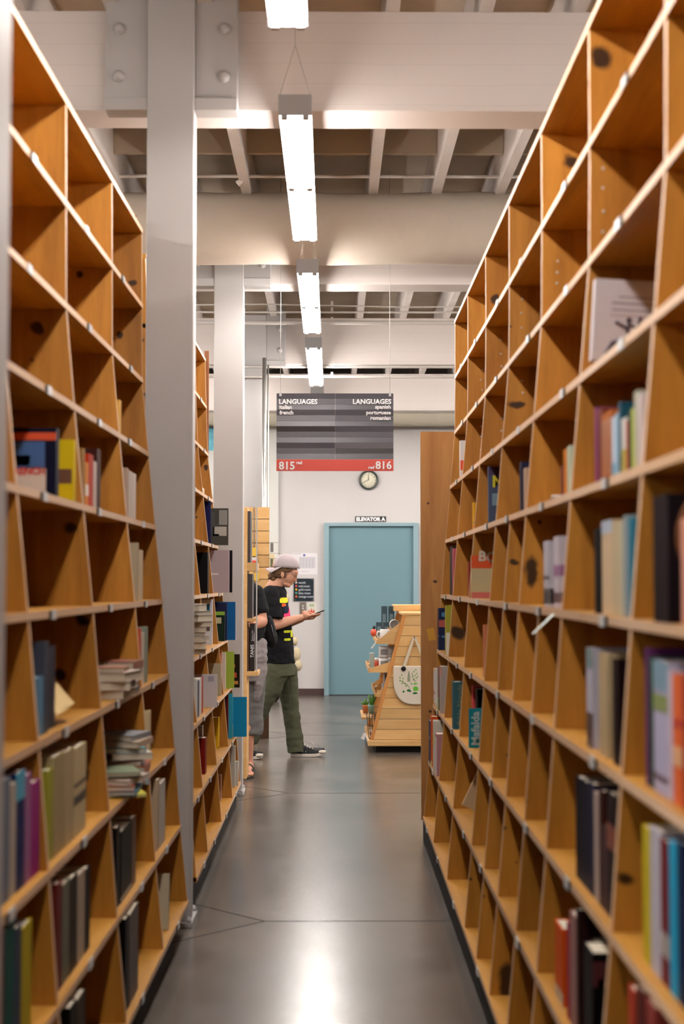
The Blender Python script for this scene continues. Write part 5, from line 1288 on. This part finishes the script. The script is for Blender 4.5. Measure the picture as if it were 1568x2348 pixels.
# t-shirt with a printed front
b = MB()
loft(b, [(p(631, 1343), 0.072, 0.088), (p(628, 1350), 0.092, 0.14), (p(627, 1360), 0.110, 0.185), (p(628, 1385), 0.120, 0.19), (p(632, 1415), 0.126, 0.178), (p(636, 1465), 0.128, 0.172), (p(639, 1500), 0.130, 0.176), (p(641, 1521), 0.129, 0.18)])
for s in (-1, 1):
    limb(b, [(p(621 if s < 0 else 627, 1364, s * 0.175), 0.074), (p(624, 1390, s * 0.205), 0.077)])
    b.tube([p(624, 1385, s * 0.20), p(625.5, 1419, s * 0.222)], [0.077, 0.079], 20)
pr = [((p(652, 1376).x, 11.7, p(652, 1376).z), (0.030, 0.3, 0.022), '#c9c02c'), ((p(652, 1387).x, 11.7, p(652, 1387).z), (0.016, 0.3, 0.012), '#d8562c'), ((p(665, 1404).x, 11.7, p(665, 1404).z), (0.022, 0.3, 0.055), '#d63a66'),
      ((p(655.5, 1410).x, 11.7, p(655.5, 1410).z), (0.013, 0.3, 0.014), '#e0406c'), ((p(657, 1397).x, 11.7, p(657, 1397).z), (0.02, 0.3, 0.03), '#1c1c30'), ((p(659, 1447).x, 11.7, p(659, 1447).z), (0.026, 0.3, 0.010), '#b9c02c'), ((p(660, 1465).x, 11.7, p(660, 1465).z), (0.026, 0.3, 0.010), '#b2bc2a'), ((p(669, 1452).x, 11.7, p(669, 1452).z), (0.008, 0.3, 0.03), '#c4c83a')]
remeshed(b, 't_shirt', patch_mat('black_printed_cotton', '#131315', pr, 0.9), 0.007, man, 2, disp=0.008, dscale=9)
# trousers
b = MB()
loft(b, [(p(640, 1500), 0.112, 0.160), (p(641, 1525), 0.120, 0.175), (p(642, 1548), 0.125, 0.18)])
limb(b, [(p(634, 1540, -0.085), 0.100), (p(620, 1580, -0.095), 0.092), (p(603, 1612, -0.10), 0.078), (p(586, 1655, -0.10), 0.066), (p(575, 1693, -0.10), 0.062)])
b.tube([p(586, 1655, -0.10), p(573, 1702, -0.10)], [0.066, 0.066], 18)
limb(b, [(p(656, 1540, 0.09), 0.098), (p(661, 1580, 0.09), 0.084), (p(665, 1618, 0.085), 0.074), (p(672, 1665, 0.085), 0.068)])
b.tube([p(672, 1665, 0.085), p(679.5, 1724, 0.085)], [0.068, 0.076], 18)
remeshed(b, 'trousers', mat('#4c4e3c', 0.9, bump=0.3, bscale=25, name='olive_cotton'), 0.0065, man, 3, disp=0.007, dscale=8)
# shoes
def sneaker(ox, oy, oz, yawsign=1, pitch=0.0, name='sneaker'):
    R_ = Matrix.Rotation(pitch, 3, 'Y')
    T = lambda x, y, z: Vector((ox, oy, oz)) + R_ @ Vector((x, y, z))
    def foot(prof, zlo, zhi, m_, nm, par, bev=0.003):
        b_ = MB(); rs_ = []
        n_ = 28
        for zf in (0, 0.15, 0.5, 0.85, 1.0):
            ring = []
            for k in range(n_):
                a_ = 2 * PI * k / n_; cx_, sy_ = math.cos(a_), math.sin(a_)
                L_ = 0.145; xx = cx_ * L_; wv = 0.048 * (1 - 0.15 * (xx / L_ < -0.3) * abs(xx / L_)) * (1 + 0.12 * (xx / L_))
                h0 = zlo(xx + L_); h1 = zhi(xx + L_)
                sc = 1.0 if nm == 'sole' else (1 - 0.5 * zf ** 2 * 0.8)
                ring.append(T(xx * (1 if nm == 'sole' else (1 - 0.06 * zf)), sy_ * wv * sc, h0 + (h1 - h0) * zf))
            rs_.append(ring)
        b_.rings(rs_)
        return b_.obj(nm, m_, par)
    up = lambda t_: 0.105 if t_ < 0.08 else (0.105 - (t_ - 0.08) * 0.52 if t_ < 0.2 else max(0.03, 0.0426 - (t_ - 0.2) * 0.06))
    bend = lambda t_: 0.0 if t_ < 0.19 else (t_ - 0.19) ** 2 * 2.0
    sh = foot(None, lambda t_: 0.022 + bend(t_), lambda t_: max(0.05, up(t_)) + bend(t_), M_BLACK, 'sneaker', man)
    foot(None, lambda t_: bend(t_), lambda t_: 0.026 + bend(t_), mat('#dcd2c6', 0.6), 'sole', sh)
    b_ = MB(); b_.ball(T(0.113, 0, 0.038), (0.040, 0.046, 0.020), 16, 10); b_.obj('toe_cap', mat('#ddd3c6', 0.5), sh)
    b_ = MB()
    for k in range(5):
        x_ = -0.03 + 0.022 * k; z_ = 0.102 - 0.0125 * k; b_.tube([T(x_, -0.026, z_ - 0.012), T(x_ + 0.003, -0.012, z_ + 0.003), T(x_ + 0.003, 0.012, z_ + 0.003), T(x_, 0.026, z_ - 0.012)], 0.0032, 6)
    b_.tube([T(0.005, -0.01, 0.098), T(0.03, -0.02, 0.125), T(0.045, -0.02, 0.105), T(0.06, -0.02, 0.085)], 0.0022, 6)
    b_.tube([T(0.005, 0.01, 0.098), T(0.05, 0.01, 0.105), T(0.085, 0.0, 0.11), T(0.09, 0.0, 0.08)], 0.0022, 6)
    b_.obj('laces', mat('#d9d4cf', 0.8), sh)
    b_ = MB()
    for x_ in (-0.045, -0.018): b_.lathe(T(x_, -0.0475, 0.043), [(0.005, 0.0), (0.005, -0.002), (0.002, -0.003)], 8, axis='Y')
    b_.obj('eyelet', mat('#c9c9c9', 0.4), sh)
sneaker(p(706, 1738, 0.085).x, YP + 0.085, 0.001)
sneaker(p(560, 1738, -0.10).x, YP - 0.10, 0.008, pitch=math.radians(6))
# phone
b = MB(); A_, B_ = p(713, 1411, -0.05), p(743.5, 1399.5, -0.05)
dv = (B_ - A_).normalized(); nv = Vector((-dv.z, 0, dv.x)) * 0.0042
b.prism([A_ - nv + Vector((0, -0.036, 0)), B_ - nv + Vector((0, -0.036, 0)), B_ + nv + Vector((0, -0.036, 0)), A_ + nv + Vector((0, -0.036, 0))], (0, 0.072, 0))
o = b.top('phone', mat('#101012', 0.2), bevel=0.002); tag(o, 'thin black phone held in the walking person\'s hand', 'phone')
b = MB(); b.prism([A_ + nv * 1.05 + dv * 0.006 + Vector((0, -0.033, 0)), B_ + nv * 1.05 - dv * 0.006 + Vector((0, -0.033, 0)), B_ + nv * 1.15 - dv * 0.006 + Vector((0, -0.033, 0)), A_ + nv * 1.15 + dv * 0.006 + Vector((0, -0.033, 0))], (0, 0.066, 0)); b.obj('screen', mat('#1c2024', 0.1), o)

# second person, facing the camera behind the rack
YQ = 10.86
q_ = lambda x, y, dy=0.0: at(x, y, YQ + dy)
w2 = thing('person', (q_(552, 1780).x, YQ, 0), 'half-hidden person in black t-shirt and grey shorts behind the wooden rack', 'person')
cxp = 556
b = MB()
b.ball(q_(548, 1262), (0.078, 0.095, 0.115), 18, 12); b.ball(q_(548, 1283, -0.02), (0.055, 0.07, 0.06), 14, 10)
b.ball(q_(548, 1270, -0.10), (0.012, 0.018, 0.018), 10, 8)
for s in (-1, 1): b.ball(q_(548 + s * 23.5, 1268), (0.008, 0.016, 0.026), 10, 8)
limb(b, [(q_(552, 1325), 0.062), (q_(550, 1290), 0.056)])
loft(b, [(q_(553, 1330), 0.06, 0.06), (q_(554, 1350), 0.12, 0.09), (q_(555, 1375), 0.14, 0.105), (q_(555, 1430), 0.135, 0.10), (q_(555, 1480), 0.145, 0.11), (q_(555, 1530), 0.16, 0.12)])
for s in (1, -1):
    sh, el, wr = q_(554 + s * 33, 1359, 0.0), q_(555 + s * 43, 1424, -0.02), q_(555 + s * (12 if s > 0 else 14), 1436, -0.23)
    limb(b, [(sh, 0.060), (sh.lerp(el, 0.5), 0.055), (el, 0.050)])
    limb(b, [(el, 0.052), (el.lerp(wr, 0.3), 0.050), (el.lerp(wr, 0.7), 0.038), (wr, 0.027)])
    hd = wr + Vector((-s * 0.05, -0.03, 0.005)); b.ball(hd, (0.045, 0.022, 0.04), 12, 8)
    for k in range(4): limb(b, [(hd + Vector((-s * 0.03, -0.005, 0.03 - 0.019 * k)), 0.010), (hd + Vector((-s * 0.06, -0.012, 0.03 - 0.019 * k)), 0.009), (hd + Vector((-s * 0.078, 0.005, 0.028 - 0.018 * k)), 0.0075)], 8)
    limb(b, [(hd + Vector((0, -0.01, 0.03)), 0.012), (hd + Vector((-s * 0.02, -0.025, 0.055)), 0.010), (hd + Vector((-s * 0.04, -0.03, 0.06)), 0.008)], 8)
    sx = 555 + s * 24 if s > 0 else 530
    ft = Vector((q_(571 if s > 0 else 525, 1780).x, YQ - (0.20 if s > 0 else 0.05), 0))
    limb(b, [(q_(555 + s * 26, 1530), 0.092), (q_(557 + s * 22, 1655, -0.02), 0.062), (Vector((ft.x - 0.01, ft.y + 0.14, 0.36)), 0.054), (Vector((ft.x - 0.005, ft.y + 0.17, 0.12)), 0.036), (Vector((ft.x, ft.y + 0.16, 0.06)), 0.038)])
    limb(b, [(Vector((ft.x, ft.y + 0.17, 0.06)), 0.036), (Vector((ft.x, ft.y + 0.08, 0.055)), 0.036), (Vector((ft.x + 0.002, ft.y, 0.042)), 0.030)])
    for k in range(5):
        fx = ft.x - 0.036 + 0.018 * k + 0.002; r_ = (0.0085, 0.0085, 0.009, 0.010, 0.0125)[k if s < 0 else 4 - k] if True else 0
        limb(b, [(Vector((fx, ft.y + 0.0, 0.036)), r_ * 1.2), (Vector((fx, ft.y - 0.03, 0.032)), r_), (Vector((fx, ft.y - 0.045, 0.028)), r_)], 8)
remeshed(b, 'body', mat('#cc9379', 0.55, name='skin_tone_two'), 0.0045, w2, 2)
b = MB(); b.ball(q_(548, 1256, 0.012), (0.086, 0.10, 0.112), 18, 12); b.ball(q_(548, 1275, 0.05), (0.08, 0.06, 0.09), 14, 10); remeshed(b, 'hair', mat('#4a3626', 0.8), 0.006, w2, 1, disp=0.008, dscale=22)
b = MB()
loft(b, [(q_(553, 1326), 0.07, 0.072), (q_(554, 1338), 0.110, 0.095), (q_(554, 1352), 0.145, 0.11), (q_(555, 1375), 0.155, 0.118), (q_(555, 1430), 0.155, 0.118), (q_(555, 1475), 0.165, 0.125)])
for s in (1, -1):
    sh, el = q_(554 + s * 31, 1360), q_(555 + s * 41, 1408, -0.01)
    limb(b, [(sh, 0.066), (sh.lerp(el, 0.4), 0.070)]); b.tube([sh.lerp(el, 0.3), el], [0.072, 0.070], 18)
remeshed(b, 't_shirt', mat('#17171a', 0.9, bump=0.2, bscale=30), 0.007, w2, 2, disp=0.008, dscale=9)
b = MB()
loft(b, [(q_(555, 1465), 0.155, 0.12), (q_(555, 1500), 0.168, 0.13), (q_(555, 1535), 0.175, 0.135)])
for s in (1, -1):
    b.tube([q_(555 + s * 25, 1525), q_(556 + s * 23, 1600, -0.01), q_(557 + s * 22, 1686, -0.03)], [0.10, 0.09, 0.080], 20)
remeshed(b, 'shorts', mat('#6a6867', 0.9, bump=0.3, bscale=25), 0.007, w2, 3, disp=0.008, dscale=9)
# grey hoodie tied round the waist, sleeves hanging on the aisle side
b = MB()
loft(b, [(q_(556, 1468), 0.170, 0.135), (q_(556, 1490), 0.183, 0.15), (q_(558, 1525), 0.178, 0.155), (q_(558, 1560), 0.16, 0.15)])
limb(b, [(q_(598, 1478, -0.03), 0.05), (q_(600, 1530, -0.06), 0.042), (q_(594, 1570, -0.08), 0.036), (q_(589, 1602, -0.08), 0.027)])
remeshed(b, 'tied_hoodie', mat('#8f8787', 0.95, bump=0.2, bscale=60), 0.007, w2, 3, disp=0.010, dscale=11)
for s in (1, -1):
    ft = Vector((q_(571 if s > 0 else 525, 1780).x, YQ - (0.20 if s > 0 else 0.05), 0))
    b = MB(); rs = []
    for zf, sc in ((0.001, 0.97), (0.012, 1.0), (0.022, 0.97)):
        rs.append([Vector((ft.x + 0.05 * sc * math.cos(a_) * (1.0 if math.sin(a_) < 0 else 0.82), ft.y + 0.065 + 0.13 * sc * math.sin(a_), zf)) for a_ in [2 * PI * k / 26 for k in range(26)]])
    b.rings(rs); sl = b.obj('sandal', mat('#5c544a', 0.7), w2)
    b = MB()
    for dy, h_, w_ in ((0.01, 0.066, 0.010), (0.06, 0.092, 0.010)):
        pts = [Vector((ft.x + 0.047 * math.cos(a_), ft.y + dy + 0.015 * math.sin(a_), 0.02 + (h_ - 0.02) * math.sin(a_) ** 0.8)) for a_ in [PI * (0.02 + 0.96 * k / 10) for k in range(11)]]
        b.tube(pts, w_ * 0.7, 8)
    b.tube([Vector((ft.x - 0.045, ft.y + 0.01, 0.03)), Vector((ft.x, ft.y + 0.04, 0.088)), Vector((ft.x + 0.045, ft.y + 0.09, 0.04))], 0.006, 8)
    b.obj('strap', mat('#463e38', 0.7), sl)
# black sling bag at the second person's hip
b = MB()
q0 = q_(619, 1450, 0.10)
b.ball(q0, (0.045, 0.06, 0.115), 16, 12); b.ball(q0 + Vector((-0.01, 0, 0.07)), (0.035, 0.05, 0.06), 14, 10); b.ball(q0 + Vector((0.015, 0, -0.05)), (0.045, 0.055, 0.07), 14, 10)
o = remeshed(b, 'sling_bag', mat('#161618', 0.8), 0.006, None, 2, disp=0.006, loc=tuple(q0 + Vector((0, 0, -0.12))))
tag(o, 'black sling bag hanging behind the half-hidden person\'s elbow', 'bag')
b = MB(); b.tube([q0 + Vector((0.01, -0.055, 0.06)), q0 + Vector((0.03, -0.058, -0.02)), q0 + Vector((0.04, -0.05, -0.07))], 0.0035, 6); b.obj('zipper', mat('#3c3c40', 0.4), o)
b = MB(); b.tube([q0 + Vector((-0.02, -0.0, 0.10)), q_(600, 1400, 0.10), q_(585, 1345, 0.09)], 0.010, 8); b.obj('strap', mat('#19191b', 0.8), o)
# bag on the floor far behind and a cream plush on a peg
pb = at(630, 1606, 17.4)
b = MB(); b.ball((at(629, 1590, 17.4).x, 17.4, 0.09), (0.07, 0.10, 0.10), 14, 10); o = remeshed(b, 'floor_bag', mat('#141414', 0.8), 0.01, None, 2, loc=(at(629, 1590, 17.4).x, 17.4, 0.0)); tag(o, 'black bag on the floor far behind the walking legs', 'bag')
b = MB()
for (x, y, rx, rz) in ((676, 1470, 0.04, 0.06), (680, 1500, 0.055, 0.09), (684, 1528, 0.05, 0.07), (652, 1362, 0.035, 0.05), (660, 1375, 0.03, 0.05)): b.ball(at(x, y, 15.5), (rx, 0.05, rz), 12, 8)
o = b.top('plush_toy', mat('#cfbf9c', 0.95)); 
COL.objects.unlink(o); bpy.data.objects.remove(o)
for (pts, lb) in ((((676, 1470, 0.04, 0.06), (680, 1500, 0.055, 0.09), (684, 1526, 0.05, 0.07)), 'cream plush animal seen past the walking person\'s back pocket'), (((653, 1358, 0.03, 0.03), (656, 1372, 0.045, 0.06)), 'cream plush animal seen under the walking person\'s chin')):
    b = MB()
    for (x, y, rx, rz) in pts: b.ball(at(x, y, 17.9), (rx, 0.05, rz), 12, 8)
    zz = min(v[2] for v in b.v)
    o = remeshed(b, 'plush_toy', mat('#cfc0a0', 0.95), 0.01, None, 2, loc=(at(pts[-1][0], 1500, 17.9).x, 17.9, zz)); tag(o, lb, 'toy')
    b = MB(); x_, y_ = pts[0][0], pts[0][1]; q = at(x_, y_, 17.9); b.tube([(q.x, YW, q.z + 0.02), (q.x, 17.9, q.z + 0.02)], 0.004, 6); b.obj('peg_hook', M_STEEL, o)
